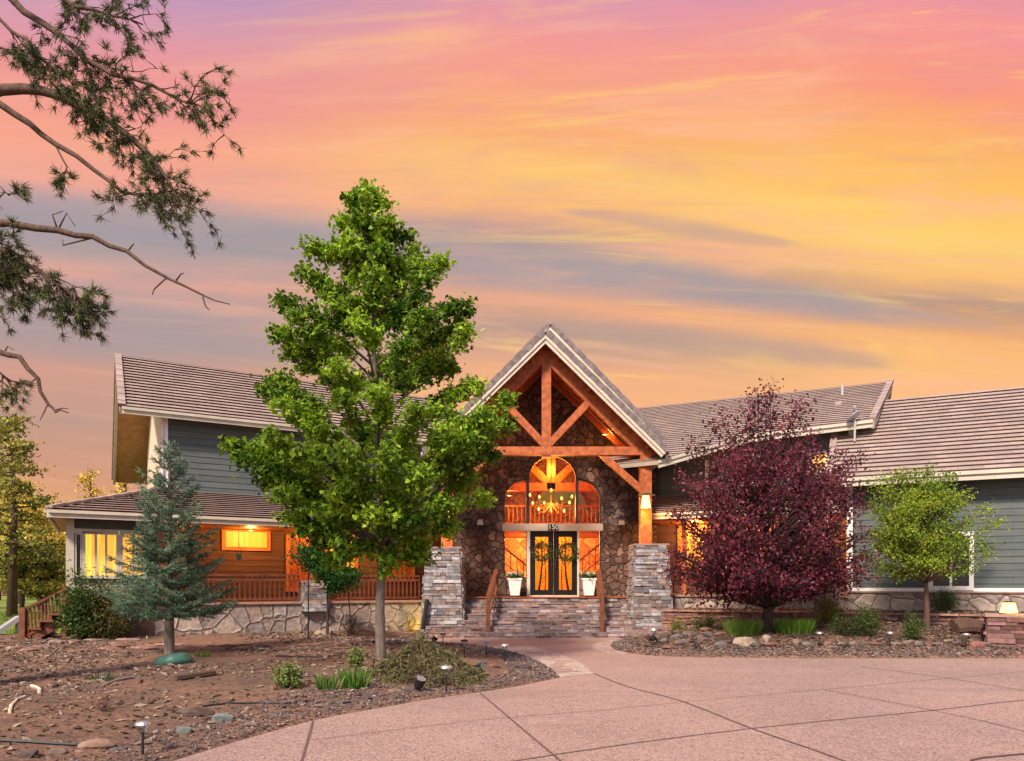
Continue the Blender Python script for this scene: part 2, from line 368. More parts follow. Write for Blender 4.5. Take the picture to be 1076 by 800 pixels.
M['pavers'] = flag_mat('flagstone_paving', [(.34, .24, .19), (.42, .33, .28), (.30, .20, .17)], (.46, .36, .31), 2.6, .25, coords='Object', wide=.05)
M['ledge'] = mat('ledgestone', (1, 1, 1), (.62, .6, .6), 7, .85, .7, 22, attr=True)
M['mortar'] = mat('dark_mortar', (.07, .05, .048), (.12, .085, .08), 12, .9, .4, 30)
M['slab'] = mat('sandstone_slab', (.34, .21, .165), (.25, .155, .13), 5, .8, .4, 25)
M['bronze'] = mat('dark_bronze', (.030, .018, .014), None, rough=.4, spec=.5)
M['iron'] = mat('black_iron', (.010, .009, .009), None, rough=.6, spec=.12)
M['glass'] = glass_mat('window_glass', (.97, .95, .92), .0)
M['darkglass'] = mat('dark_window_glass', (.012, .016, .022), None, rough=.06, spec=.25)
M['skyglass'] = mat('reflecting_window_glass', (.06, .06, .07), None, rough=.03, spec=1.0, metal=.0)
M['amber'] = amber_mat()
M['white'] = mat('white_paint', (.74, .72, .68), (.66, .63, .60), 5, .55)
M['pot'] = mat('white_glazed_pot', (.78, .74, .70), (.68, .64, .60), 6, .35, spec=.5)
M['soil'] = mat('dark_soil', (.05, .03, .022), (.08, .05, .035), 20, .95, .6, 40)
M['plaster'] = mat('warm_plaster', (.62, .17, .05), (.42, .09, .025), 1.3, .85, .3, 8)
M['intwood'] = mat('honey_wood', (.50, .22, .07), (.38, .14, .04), 3, .5, .1, 20)
M['pale'] = mat('painted_sky_pane', (.30, .62, .62), (.36, .66, .66), 3, .8)  # cyan of the sky seen through the back window, painted as surface colour
def curtain(name, c, s):
    m, N, b = newmat(name); vec = N.n('ShaderNodeTexCoord').outputs['Object']
    f = N.noise(vec, 1.0, 3); mp = N.n('ShaderNodeMapping'); mp.inputs['Scale'].default_value = (7, 7, .35); m.node_tree.links.new(vec, mp.inputs[0])
    f = N.smooth(N.noise(mp.outputs[0], 1.6, 3), .3, .7, .55, 1.15)
    b.inputs['Base Color'].default_value = (.4, .25, .1, 1); N.put(b.inputs['Emission Color'], tuple(c) + (1,)); N.put(b.inputs['Emission Strength'], N.m('MULTIPLY', f, s)); return m
M['litpane'] = curtain('lit_window', (1.0, .43, .028), 1.1)
M['litpane2'] = curtain('lit_window_gold', (1.0, .36, .02), 1.0)
M['bulb'] = emit('lamp_bulb', (1.0, .46, .07), 4.5)
M['lampglass'] = emit('lit_lantern_glass', (1.0, .50, .13), 3.6)
M['frost'] = mat('frosted_lamp_glass', (.40, .33, .28), None, rough=.5)
M['concrete'] = None
M['bark_grey'] = mat('grey_bark', (.20, .155, .125), (.11, .085, .07), 6, .9, .9, 14, stretch=(6, 6, 1.2))
M['bark_dark'] = mat('dark_bark', (.035, .024, .022), (.06, .04, .035), 6, .9, .8, 20, stretch=(5, 5, 1.2))
M['bark_pine'] = mat('pine_bark', (.13, .075, .05), (.07, .045, .035), 7, .9, .8, 18, stretch=(3, 3, 1.5))
M['bark_brown'] = mat('brown_bark', (.12, .06, .042), (.07, .04, .03), 6, .9, .8, 20, stretch=(5, 5, 1.2))
M['leaf'] = leafmat('green_leaf'); M['leafplum'] = leafmat('purple_leaf', trans=.28, rough=.4); M['needle'] = leafmat('conifer_needle', trans=.15, rough=.6)
M['straw'] = leafmat('dry_twig', trans=.1, rough=.8)
M['rock'] = mat('rough_rock', (1, 1, 1), (.55, .55, .55), 5, .9, .9, 9, attr=True)
M['chip'] = mat('lava_gravel', (1, 1, 1), None, rough=.9, attr=True)
M['plastic_green'] = mat('green_plastic', (.04, .11, .078), (.055, .15, .11), 5, .45, .1, 20)
M['plastic_black'] = mat('black_plastic', (.012, .012, .013), None, rough=.45, spec=.4)
M['steel'] = mat('brushed_steel', (.52, .50, .49), None, rough=.35, metal=.8)
M['greymetal'] = mat('grey_metal', (.36, .36, .37), None, rough=.5, metal=.3)
M['clear'] = glass_mat('lamp_clear_plastic', (.85, .85, .85), .12)
M['weathered'] = mat('weathered_wood', (.30, .25, .22), (.20, .16, .14), 4, .85, .4, 20, stretch=(1, 1, 6))
# ------------------------------------------------------------------ frames of the two wings and the ground
class Fr:
    def __init__(s, O, ang, sx):
        s.O = V3((O[0], O[1], 0)); c, q = math.cos(R(ang)), math.sin(R(ang))
        s.a = V3((c * sx, -q, 0)); s.n = V3((q * sx, c, 0))
    def P(s, a, d, z): return s.O + s.a * a + s.n * d + V3((0, 0, z))
    def s_at(s, px, d):
        k = (px - CX) / F; q = s.O + s.n * d
        return (k * q.y - q.x) / (s.a.x - k * s.a.y)
    def z_at(s, px, py, d): return CAMZ + (HY - py) / F * s.P(s.s_at(px, d), d, 0).y
LF = Fr((-2.94, 24.0), 30, -1)      # left wing: s runs to the left and towards the camera, d runs back
RF = Fr((4.9, 24.2), 25, 1)         # right wing

LEFT_EDGE = [(60, 845), (120, 819), (185, 799), (250, 779), (330, 757), (400, 744), (450, 735), (500, 728), (545, 721), (588, 712), (580, 704), (562, 694), (540, 687), (510, 680.5), (475, 677), (438, 675)]
RIGHT_EDGE = [(706, 672), (672, 673), (648, 676), (642, 679), (650, 684), (672, 688), (715, 690.5), (780, 691.5), (860, 692), (960, 692), (1076, 692), (1250, 693), (1500, 696)]
def spl(pts, k=4):
    out = []
    for i in range(len(pts) - 1):
        p0, p1, p2, p3 = pts[max(i - 1, 0)], pts[i], pts[i + 1], pts[min(i + 2, len(pts) - 1)]
        for j in range(k):
            t = j / k
            out.append(tuple(.5 * (2 * b + (c - a) * t + (2 * a - 5 * b + 4 * c - d) * t * t + (3 * b - a - 3 * c + d) * t ** 3) for a, b, c, d in zip(p0, p1, p2, p3)))
    out.append(tuple(pts[-1])); return out
LE = [pg0(*p) for p in spl(LEFT_EDGE[:10])] + [pg0(*p) for p in spl(LEFT_EDGE[9:])][1:]
RE = [pg0(*p) for p in spl(RIGHT_EDGE)]
DRIVE = [(p.x, p.y) for p in LE] + [(-2.4, 22.6), (4.6, 22.6)] + [(p.x, p.y) for p in RE] + [(30, 15.6), (30, -9), (-16, -9), (-9, .5)]
DA = np.array(DRIVE); DB = np.roll(DA, -1, axis=0)
def sdf(x, y):
    """distance to the driveway outline, negative on the driveway"""
    x = np.asarray(x, float); y = np.asarray(y, float); best = np.full(x.shape, 1e9); ins = np.zeros(x.shape, bool)
    for (ax, ay), (bx, by) in zip(DA, DB):
        ex, ey = bx - ax, by - ay; t = np.clip(((x - ax) * ex + (y - ay) * ey) / (ex * ex + ey * ey + 1e-12), 0, 1)
        best = np.minimum(best, (x - ax - t * ex) ** 2 + (y - ay - t * ey) ** 2)
        cr = ((ay > y) != (by > y)); xi = ex * (y - ay) / (by - ay if by != ay else 1e-9) + ax
        ins ^= cr & (x < xi)
    d = np.sqrt(best); return np.where(ins, -d, d)
_w = [(rng.uniform(.5, 3.2), rng.uniform(0, 6.28), rng.uniform(0, 6.28)) for _ in range(14)]
def lump(x, y):
    z = 0
    for f, a, p in _w: z = z + np.sin((x * math.cos(a) + y * math.sin(a)) * f * 2 + p) / (1 + f)
    return z / 5
def sst(a, b, x):
    t = np.clip((x - a) / (b - a), 0, 1); return t * t * (3 - 2 * t)
def Hf(x, y):
    x = np.asarray(x, float); y = np.asarray(y, float); d = sdf(x, y)
    o = np.clip(d, 0, None)
    dR = (x - RF.O.x) * RF.n.x + (y - RF.O.y) * RF.n.y
    left = .19 * sst(0, 3.0, o)
    right = .62 * np.clip(o / 4.4, 0, 1) ** .75
    sR = (x - RF.O.x) * RF.a.x + (y - RF.O.y) * RF.a.y; wd = sst(9.2, 10.2, sR)
    right = right + (.82 - right) * (sst(-1.28, -1.18, dR) * (1 - wd) + sst(-3.2, -.6, dR) * wd) * sst(4.6, 4.9, x)
    w = sst(.5, 3.0, x)
    h = left * (1 - w) + right * w + lump(x, y) * .05 * sst(.1, 1.0, o)
    return np.where(d > 0, np.minimum(d * .5, .035) + h, np.maximum(d * .5, -.09))
def H(x, y): return float(Hf(np.array([x]), np.array([y]))[0])
def pg(x, y):
    z = 0.0
    for _ in range(12):
        p = pg0(x, y, z); z = .5 * z + .5 * H(p.x, p.y)
    p = pg0(x, y, z); p.z = H(p.x, p.y); return p

# terrain sheet: fine near the house, coarse far away
gm = mat('bare_earth', (.17, .092, .062), (.095, .06, .048), 1.1, .95, .7, 22, detail=8, lo=.35, hi=.62, bdist=.03)
def earth_mat():
    m, N, b = newmat('mulch_and_earth'); t = m.node_tree
    vec = N.n('ShaderNodeTexCoord').outputs['Object']
    c = N.mix(N.smooth(N.noise(vec, .55, 6, .6), .4, .62), (.19, .108, .07, 1), (.115, .077, .058, 1))
    c = N.mix(N.smooth(N.noise(vec, 7, 7, .7), .42, .66, 0., .8), c, (.07, .045, .035, 1))
    c = N.mix(N.smooth(N.noise(vec, 30, 5, .7), .55, .72, 0., .75), c, (.30, .20, .15, 1))
    vo = N.n('ShaderNodeTexVoronoi'); vo.inputs['Scale'].default_value = 26; t.links.new(vec, vo.inputs['Vector'])
    sc = N.n('ShaderNodeSeparateColor'); t.links.new(vo.outputs['Color'], sc.inputs[0])
    c = N.mix(N.m('MULTIPLY', sc.outputs[0], .55), c, N.mix(1.0, c, (1.9, 1.7, 1.6, 1), 'MULTIPLY'))
    N.put(b.inputs['Base Color'], c); b.inputs['Roughness'].default_value = .95; b.inputs['Specular IOR Level'].default_value = .15
    bp = N.n('ShaderNodeBump'); bp.inputs['Strength'].default_value = .9; bp.inputs['Distance'].default_value = .04
    N.put(bp.inputs['Height'], N.m('ADD', N.noise(vec, 16, 7, .7), N.m('MULTIPLY', sc.outputs[1], .5))); t.links.new(bp.outputs[0], b.inputs['Normal'])
    return m
M['earth'] = earth_mat()
gx = np.concatenate([np.linspace(-900, -27, 14), np.arange(-26, 24, .125), np.linspace(25, 900, 14)])
gy = np.concatenate([np.linspace(-300, 1, 8), np.arange(3, 33, .125), np.linspace(34, 2500, 20)])
GX, GY = np.meshgrid(gx, gy); GZ = Hf(GX.ravel(), GY.ravel()).reshape(GX.shape)
GZ = np.where((GY > 33.5) | (GX < -26.5) | (GX > 24.5), np.minimum(GZ, .2), GZ); GZ = np.where(GY < 2.5, np.minimum(GZ, -.02), GZ)
nx, ny = len(gx), len(gy); ii = np.arange((ny - 1) * (nx - 1)); r_, c_ = ii // (nx - 1), ii % (nx - 1); b0 = r_ * nx + c_
ground = meshobj('ground', np.stack([GX.ravel(), GY.ravel(), GZ.ravel()], 1), np.stack([b0, b0 + 1, b0 + nx + 1, b0 + nx], 1), M['earth'], smooth=True)
tag(ground, 'bare brown earth and mulch around the house', 'ground', kind='structure')

def conc_mat():
    m, N, b = newmat('exposed_aggregate'); t = m.node_tree
    vec = N.n('ShaderNodeTexCoord').outputs['Object']
    c = N.mix(N.smooth(N.noise(vec, .35, 6, .6), .35, .68), (.335, .215, .178, 1), (.27, .173, .147, 1))
    vo = N.n('ShaderNodeTexVoronoi'); vo.inputs['Scale'].default_value = 55; t.links.new(vec, vo.inputs['Vector'])
    sc = N.n('ShaderNodeSeparateColor'); t.links.new(vo.outputs['Color'], sc.inputs[0])
    c = N.mix(N.smooth(sc.outputs[0], .55, .95, 0., .6), c, (.45, .325, .285, 1))
    c = N.mix(N.smooth(sc.outputs[1], .70, .95, 0., .75), c, (.12, .075, .07, 1))
    c = N.mix(N.smooth(N.noise(vec, 3.0, 7, .7), .52, .72, 0., .45), c, (.19, .125, .11, 1))
    c = N.mix(N.smooth(N.noise(vec, .9, 7, .7), .55, .75, 0., .35), c, (.42, .29, .25, 1))
    mp = N.n('ShaderNodeMapping'); mp.inputs['Rotation'].default_value = (0, 0, R(-28)); mp.inputs['Scale'].default_value = (.12, 1.3, 1); t.links.new(vec, mp.inputs[0])
    c = N.mix(N.smooth(N.noise(mp.outputs[0], 1.0, 5, .6), .52, .72, 0., .38), c, (.20, .135, .12, 1))   # tyre tracks
    c = N.mix(N.smooth(N.noise(vec, .55, 3), .66, .72, 0., .4), c, (.17, .12, .11, 1))                       # old spills
    N.put(b.inputs['Base Color'], c); b.inputs['Roughness'].default_value = .8; b.inputs['Specular IOR Level'].default_value = .25
    bp = N.n('ShaderNodeBump'); bp.inputs['Strength'].default_value = .55; bp.inputs['Distance'].default_value = .012
    N.put(bp.inputs['Height'], N.m('SUBTRACT', 1.0, vo.outputs['Distance'])); t.links.new(bp.outputs[0], b.inputs['Normal'])
    return m
M['concrete'] = conc_mat()
tri = geometry.tessellate_polygon([[V3((x, y, 0)) for x, y in DRIVE]])
drive = meshobj('driveway', [(x, y, 0.0) for x, y in DRIVE], [tuple(t) for t in tri], M['concrete'])
if drive.data.polygons[0].normal.z < 0: drive.data.flip_normals()
tag(drive, 'pink exposed aggregate concrete driveway', 'driveway', kind='structure')
jm = mat('joint_filler', (.09, .05, .045), (.15, .09, .08), 30, .95)
def strip(pts, w, z):
    P = [V3((p.x, p.y, 0)) for p in pts]; vs = []; fs = []
    for i, p in enumerate(P):
        d = (P[min(i + 1, len(P) - 1)] - P[max(i - 1, 0)]).normalized(); q = V3((-d.y, d.x, 0)) * w / 2
        vs += [(p.x + q.x, p.y + q.y, z), (p.x - q.x, p.y - q.y, z)]
    for i in range(len(P) - 1): fs.append((2 * i, 2 * i + 1, 2 * i + 3, 2 * i + 2))
    return vs, fs
JO = [([(503, 727), (545, 763), (589, 800), (680, 880)], .028), ([(329, 758), (323, 780), (317, 800), (300, 850)], .028),
      ([(624, 708), (660, 722), (719, 738), (790, 766), (887, 800), (1010, 850)], .03),
      ([(300, 839), (600, 791), (790, 766), (980, 747), (1076, 736), (1300, 716)], .02),
      ([(329, 778), (505, 757), (620, 748), (719, 738), (865, 725), (1076, 706)], .012),
      ([(905, 701), (1076, 726), (1400, 790)], .022), ([(865, 725), (980, 747), (1076, 769), (1300, 830)], .018),
      ([(1020, 800), (1076, 793), (1400, 770)], .03)]
for k, (pp, w) in enumerate(JO):
    vs, fs = strip([pg0(*p) for p in spl(pp, 3)], w, .004 + .0012 * k); o = meshobj('joint', vs, fs, jm, drive)
pv = [pg0(*p) for p in [(505, 680), (540, 686.5), (562, 693.5), (580, 703.5), (589, 712), (624, 708), (612, 698), (590, 688), (556, 679)]]
o = meshobj('paving_band', [(p.x, p.y, .004) for p in pv], [tuple(range(len(pv)))], M['pavers'], drive)
pv = [pg0(*p) for p in [(642, 679), (647, 676), (664, 673), (640, 673), (622, 677), (622, 682), (640, 687), (662, 687.5)]]
o = meshobj('paving_band', [(p.x, p.y, .004) for p in pv], [tuple(range(len(pv)))], M['pavers'], drive)

# ------------------------------------------------------------------ the house
EX, EY = 1.10, 26.0
house = thing('house', (EX, 26.0, 0), 'large lodge house with grey siding, brown tile roofs and a timber gabled stone entrance', 'house')
LAND = 1.20

def siding(name, fr, s0, s1, d, z0, z1, m, parent=house, course=.19, poly=None):
    mb = MB(); O = fr.P(0, d, z0)
    pl = poly or [(s0, 0), (s1, 0), (s1, z1 - z0), (s0, z1 - z0)]
    mb.laps(O, fr.a, V3((0, 0, 1)), -fr.n, pl, course, .016)
    w = MB(); w.prism([O + fr.a * a + V3((0, 0, t)) + fr.n * .002 for a, t in pl], fr.n * .2)
    b = len(mb.v); mb.v += w.v; mb.f += [[i + b for i in f] for f in w.f]; mb.c += w.c; mb.st += [(0, 0, 0)] * len(w.v)
    return mb.build(name, m, parent)
def frbox(mb, fr, s0, s1, d0, d1, z0, z1, col=(1, 1, 1)):
    mb.box8(fr.P((s0 + s1) / 2, (d0 + d1) / 2, (z0 + z1) / 2), fr.a * (s1 - s0) / 2, fr.n * (d1 - d0) / 2, V3((0, 0, (z1 - z0) / 2)), col)
def frpart(name, m, parent, boxes, fr, st=False):
    mb = MB()
    for b in boxes: frbox(mb, fr, *b)
    if st: mb.st = [((V3(v) - fr.O).dot(fr.a) + (V3(v) - fr.O).dot(fr.n), v[2], .3) for v in mb.v]
    return mb.build(name, m, parent)
def window(fr, px0, px1, py0, py1, d, frame_m, pane_m, tw=.10, mull=0, bars=None, parent=house, label=None, proud=.05):
    s0, s1 = sorted((fr.s_at(px0, d), fr.s_at(px1, d))); zc = fr.s_at((px0 + px1) / 2, d)
    Y = fr.P(zc, d, 0).y; z0, z1 = CAMZ + (HY - py1) / F * Y, CAMZ + (HY - py0) / F * Y
    w = frpart('window', pane_m, parent, [(s0, s1, d - proud + .01, d - .015, z0, z1)], fr)
    bx = [(s0 - tw, s0, d - proud - .03, d, z0 - tw, z1 + tw), (s1, s1 + tw, d - proud - .03, d, z0 - tw, z1 + tw), (s0, s1, d - proud - .03, d, z1, z1 + tw), (s0, s1, d - proud - .03, d, z0 - tw, z0)]
    for k in range(mull):
        c = s0 + (s1 - s0) * (k + 1) / (mull + 1); bx.append((c - .03, c + .03, d - proud - .02, d - .02, z0, z1))
    frpart('frame', frame_m, w, bx, fr)
    if label: w['label'] = label
    return w

def roofplane(fr, d_e, z_e, d_r, z_r):
    O = fr.P(0, d_e, z_e); up = (fr.P(0, d_r, z_r) - O); L = up.length; up.normalize()
    nr = fr.a.cross(up).normalized()
    if nr.z < 0: nr = -nr
    return O, fr.a.copy(), up, nr, L
def unproj(pl, px, py):
    O, ax, up, nr, L = pl; d = V3(((px - CX) / F, 1, (HY - py) / F)); c = V3((0, 0, CAMZ))
    t = (O - c).dot(nr) / d.dot(nr); q = c + d * t - O
    return (q.dot(ax), q.dot(up))
def roof(pl, poly, under, fascia=(), rake=(), name='roof', deck=.13, fh=.20, fmat=None, rk=(.10, .05, .035), th=.05):
    O, ax, up, nr, L = pl; mb = MB(); mb.laps(O, ax, up, nr, poly, TC, th, .78)
    r = mb.build(name, M['tile'], house)
    P = lambda q, h=0: O + ax * q[0] + up * q[1] + nr * h
    dk = MB(); b = [P(q, -.004) for q in poly]; dk.prism(b, -nr * deck)
    dk.st = [((V3(v) - O).dot(ax), (V3(v) - O).dot(up), 0) for v in dk.v]
    dk.build('soffit', under, r)
    for i, j in fascia:                               # fascia board hung just below the tile edge
        f = MB(); a, c = P(poly[i], -.02), P(poly[j], -.02); out = -V3((up.x, up.y, 0)).normalized()
        f.box8((a + c) / 2 + out * .03 - V3((0, 0, fh / 2 - .01)), (c - a) / 2, out * .022, V3((0, 0, fh / 2)))
        f.box8((a + c) / 2 + out * .06 - V3((0, 0, fh * .22 - .01)), (c - a) / 2, out * .05, V3((0, 0, fh * .2)))
        f.build('fascia', fmat or M['cream'], r)
    for i, j in rake:
        a, c = P(poly[i]), P(poly[j]); L2 = (c - a).length; d = (c - a).normalized(); side = d.cross(nr).normalized()
        f = MB(); n = max(1, int(L2 / TC))
        for k in range(n):
            g = random.uniform(.75, 1.15); t0, t1 = k / n, (k + .97) / n
            f.box8(a.lerp(c, (t0 + t1) / 2) + nr * (rk[2] + .014 * (k % 2)), d * (L2 * (t1 - t0) / 2), side * rk[0], nr * rk[1], (g, g, g))
        f.st = [((V3(v) - O).dot(d), (V3(v) - O).dot(side), 0) for v in f.v]
        f.build('rake_tiles', M['tile_edge'] if rk[0] > .11 else M['tile'], r)
    return r
def rakeboard(pl, q0, q1, h, parent, m, th=.05, drop=.03):
    O, ax, up, nr, L = pl; a = O + ax * q0[0] + up * q0[1]; c = O + ax * q1[0] + up * q1[1]
    f = MB(); f.box8((a + c) / 2 - nr * (h / 2 + drop), (c - a) / 2, (c - a).normalized().cross(nr) * th, nr * h / 2); return f.build('rake_board', m, parent)

# ---- left wing
cap = 1.12
bm_ = [(-.3, 8.02, 0, .35, -.1, cap - .06)]
base = frpart('foundation_wall', M['basestone'], house, bm_, LF, st=True); base['label'] = 'pale flagstone foundation wall under the left porch'
frpart('cap_stone', M['slab'], base, [(-.3, 8.02, -.06, .40, cap - .06, cap)], LF)
frpart('porch_floor', M['railwood'], house, [(-1.5, 8.0, .40, 2.6, cap - .12, cap - .02)], LF)
sU = LF.s_at(170, 2.5)
siding('wall', LF, -2.5, sU, 2.5, 4.35, 6.98, M['siding'])
siding('wall', LF, -2.5, 8.2, 2.5, cap - .02, 4.35, M['brownsiding'])
# gable end wall of the upper storey
e0, e1 = LF.P(sU, 2.5, 3.3), LF.P(sU, 9.5, 3.3)
w = MB(); w.prism([e0, e1, LF.P(sU, 9.5, 6.9), LF.P(sU, 6.0, 9.2), LF.P(sU, 2.5, 6.98)], LF.a * -.2); w.build('gable_wall', M['stucco'], house)
frpart('corner_board', M['white'], house, [(sU - .03, sU + .02, 2.38, 2.5, 4.4, 6.93), (sU - .17, sU + .02, 2.44, 2.47, 4.4, 6.96)], LF)
ze = 6.90; zr = 9.48
pl = roofplane(LF, 2.0, ze, 6.0, zr); sl = LF.s_at(124, 6.0)
ul = roof(pl, [(-3.5, 0), (sl, 0), (sl, pl[4]), (-3.5, pl[4])], M['soffit2'], fascia=[(0, 1)], rake=[(1, 2)])
rakeboard(pl, (sl, 0), (sl, pl[4]), .22, ul, M['cream'])
pb = roofplane(LF, 11.5, 5.92, 6.0, zr)
ub = roof(pb, [(-3.5, 0), (sl, 0), (sl, pb[4]), (-3.5, pb[4])], M['soffit2'], rake=[(1, 2)])
rakeboard(pb, (sl, 0), (sl, pb[4]), .22, ub, M['cream'])
# lower porch roof with its hipped end
pl2 = roofplane(LF, -.55, 3.55, 2.5, 4.56); sc_ = LF.s_at(51, -.55)
lr = roof(pl2, [(-.9, 0), (sc_, 0), (sU, pl2[4]), (-.9, pl2[4])], M['soffit'], fascia=[(0, 1)])
E0, E1 = LF.P(sc_, -.55, 3.55), LF.P(sc_, 7.0, 3.55); T0, T1 = LF.P(sU, 2.5, 4.56), LF.P(sU, 7.0, 4.56)
upv = (LF.P(sU, 0, 4.56) - LF.P(sc_, 0, 3.55)); Lh = upv.length; upv.normalize(); nrh = LF.n.cross(upv); nrh = nrh if nrh.z > 0 else -nrh
plh = (LF.P(sc_, 0, 3.55), LF.n.copy(), upv, nrh, Lh)
hr = roof(plh, [(-.55, 0), (7.0, 0), (7.0, Lh), (2.5, Lh)], M['soffit2'], fascia=[(0, 1)])
mb = MB(); a, c = E0, T0; dd = (c - a); n = 9
for k in range(n): mb.beam(a + dd * (k / n) + V3((0, 0, .06)), a + dd * ((k + .96) / n) + V3((0, 0, .075)), .22, .06)
mb.build('hip_tiles', M['tile'], hr)
# sunroom at the end of the porch
s0, s1 = 8.02, LF.s_at(70, 0)
frpart('skirt_wall', M['brownsiding'], house, [(s0, s1, -.02, .2, -.1, 1.52)], LF, st=True)
siding('sunroom_wall', LF, s0, s1, .1, 1.52, 3.45, M['siding'])
frpart('trim', M['cream'], house, [(s1 - .17, s1 + .02, .03, .07, 1.5, 3.4), (s0, s1, .02, .085, 1.5, 1.62), (s0, s1, .02, .07, 3.0, 3.12)], LF)
frpart('end_wall', M['stucco'], house, [(s1 - .2, s1, .12, 6.5, .0, 3.45)], LF)
window(LF, 90, 122, 562, 605, .1, M['cream'], M['litpane'], .08, 2, label='lit sunroom window with drawn curtain folds')
window(LF, 129, 151, 562, 605, .1, M['cream'], M['litpane'], .08, 1)
window(LF, 80.5, 84.5, 562, 605, .1, M['cream'], M['darkglass'], .03)
# lit openings on the porch wall
window(LF, 237, 280, 559, 575, 2.5, M['intwood'], M['litpane2'], .12, 0, label='wide low lit window in an orange wood frame')
window(LF, 345, 372, 565, 598, 2.5, M['intwood'], M['litpane2'], .12, 1)
dw = window(LF, 304, 326, 566, 618, 2.5, M['intwood'], M['timber'], .12, 0); dw.name = 'porch_door'
dw = window(LF, 408, 432, 562, 608, 2.5, M['intwood'], M['timber'], .12, 1); dw.name = 'porch_door'
# stone pier in the railing, porch posts
frpart('porch_post', M['timber'], house, [(3.5, 3.68, .1, .28, cap + .62, 3.45)], LF)
frpart('porch_post', M['timber'], house, [(7.75, 7.93, .1, .28, cap, 3.45)], LF)
frpart('porch_ceiling', M['soffit'], house, [(-1.2, 8.0, -.2, 2.45, 3.40, 3.44)], LF, st=True)

def railing(fr, s0, s1, d, zb, h, label=None):
    r = frpart('porch_railing', M['railwood'], house, [(s0, s1, d - .06, d + .06, zb + h - .05, zb + h)], fr)
    frpart('lower_rail', M['railwood'], r, [(s0, s1, d - .03, d + .03, zb + .06, zb + .11), (s0, s1, d - .03, d + .03, zb + h - .19, zb + h - .13)], fr)
    n = int((s1 - s0) / .14); proto = None
    for k in range(n + 1):
        s = s0 + (s1 - s0) * k / n
        if proto is None:
            proto = frpart('baluster', M['railwood'], r, [(s - .018, s + .018, d - .02, d + .02, zb + .10, zb + h - .045)], fr)
        else:
            c = proto.copy(); COL.objects.link(c); c.parent = r; c.location = fr.a * (s - s0)
    if label: r['label'] = label
    return r
railing(LF, .1, 3.15, .12, cap, .82, 'brown railing between the stone pier and the entrance')
railing(LF, 4.05, 7.9, .12, cap, .82)

# ---- ledgestone building
def stonecol(q):
    t = random.random(); c = random.choice([(.30, .28, .30), (.36, .34, .35), (.23, .215, .23), (.34, .27, .235), (.26, .20, .185), (.42, .39, .385), (.20, .18, .19), (.30, .215, .18)])
    g = random.uniform(.6, 1.3); return tuple(v * g * k for v, k in zip(c, q))
def ledge_face(mb, c0, c1, up, out, q=(1, 1, 1), rows=(.06, .13), lens=(.16, .52), taper=0.0):
    """courses of thin stones on a face from bottom edge c0-c1 upward"""
    c0, c1, up, out = V3(c0), V3(c1), V3(up), V3(out); ax = (c1 - c0); L = ax.length; ax.normalize(); Hh = up.length; uu = up.normalized(); z = 0
    while z < Hh - .01:
        h = min(random.uniform(*rows), Hh - z)
        if Hh - z - h < .04: h = Hh - z
        sh = taper * (z + h / 2) / Hh; a = sh; e = L - sh
        while a < e - .005:
            l = min(random.uniform(*lens), e - a)
            if e - a - l < .08: l = e - a
            dp = random.uniform(.008, .065)
            mb.box8(c0 + ax * (a + l / 2) + uu * (z + h / 2) + out * dp / 2, ax * (l / 2 - .005), uu * (h / 2 - .004), out * (dp / 2 + .01), stonecol(q))
            a += l
        z += h
def pier(name, cx, cy, bw, tw, z0, z1, ang=0.0, parent=house, q=(1, 1, 1), capm='slab', capo=.06, lens=(.16, .52)):
    a = V3((math.cos(ang), math.sin(ang), 0)); n = V3((-math.sin(ang), math.cos(ang), 0)); c = V3((cx, cy, 0))
    core = MB(); k = []
    for wd, z in ((bw, z0), (tw, z1)):
        for i, j in ((-1, -1), (1, -1), (1, 1), (-1, 1)): k.append(c + a * i * wd / 2 + n * j * wd / 2 + V3((0, 0, z)))
    core.add(k, [(3, 2, 1, 0), (4, 5, 6, 7)] + [(i, (i + 1) % 4, 4 + (i + 1) % 4, 4 + i) for i in range(4)])
    o = core.build(name, M['mortar'], parent)
    st_ = MB()
    for i in range(4):
        p0, p1 = k[i], k[(i + 1) % 4]; out = ((p0 + p1) / 2 - c); out.z = 0; out.normalize()
        mid0 = (k[i] + k[(i + 1) % 4]) / 2; mid1 = (k[4 + i] + k[4 + (i + 1) % 4]) / 2
        ledge_face(st_, p0, p1, mid1 - mid0, out, q, taper=(bw - tw) / 2, lens=lens)
    st_.build('stone_facing', M['ledge'], o)
    cp = MB(); h = tw / 2 + capo; cp.box8(c + V3((0, 0, z1 + .03)), a * h, n * h, V3((0, 0, .03))); cp.build('cap_stone', M['slab'], o)
    return o
pc = LF.P(3.6, .2, 0); pier('stone_pier', pc.x, pc.y, .72, .66, cap - .3, cap + .58, math.atan2(LF.a.y, LF.a.x))
# the two tapered columns beside the steps
CLX, CRX = pt(467, 600, 23.5).x, pt(681.5, 600, 23.5).x
pl_ = pier('stone_column', CLX, 23.5, 1.34, 1.06, -.05, 2.78); pr_ = pier('stone_column', CRX, 23.5, 1.30, 1.0, -.05, 2.88)

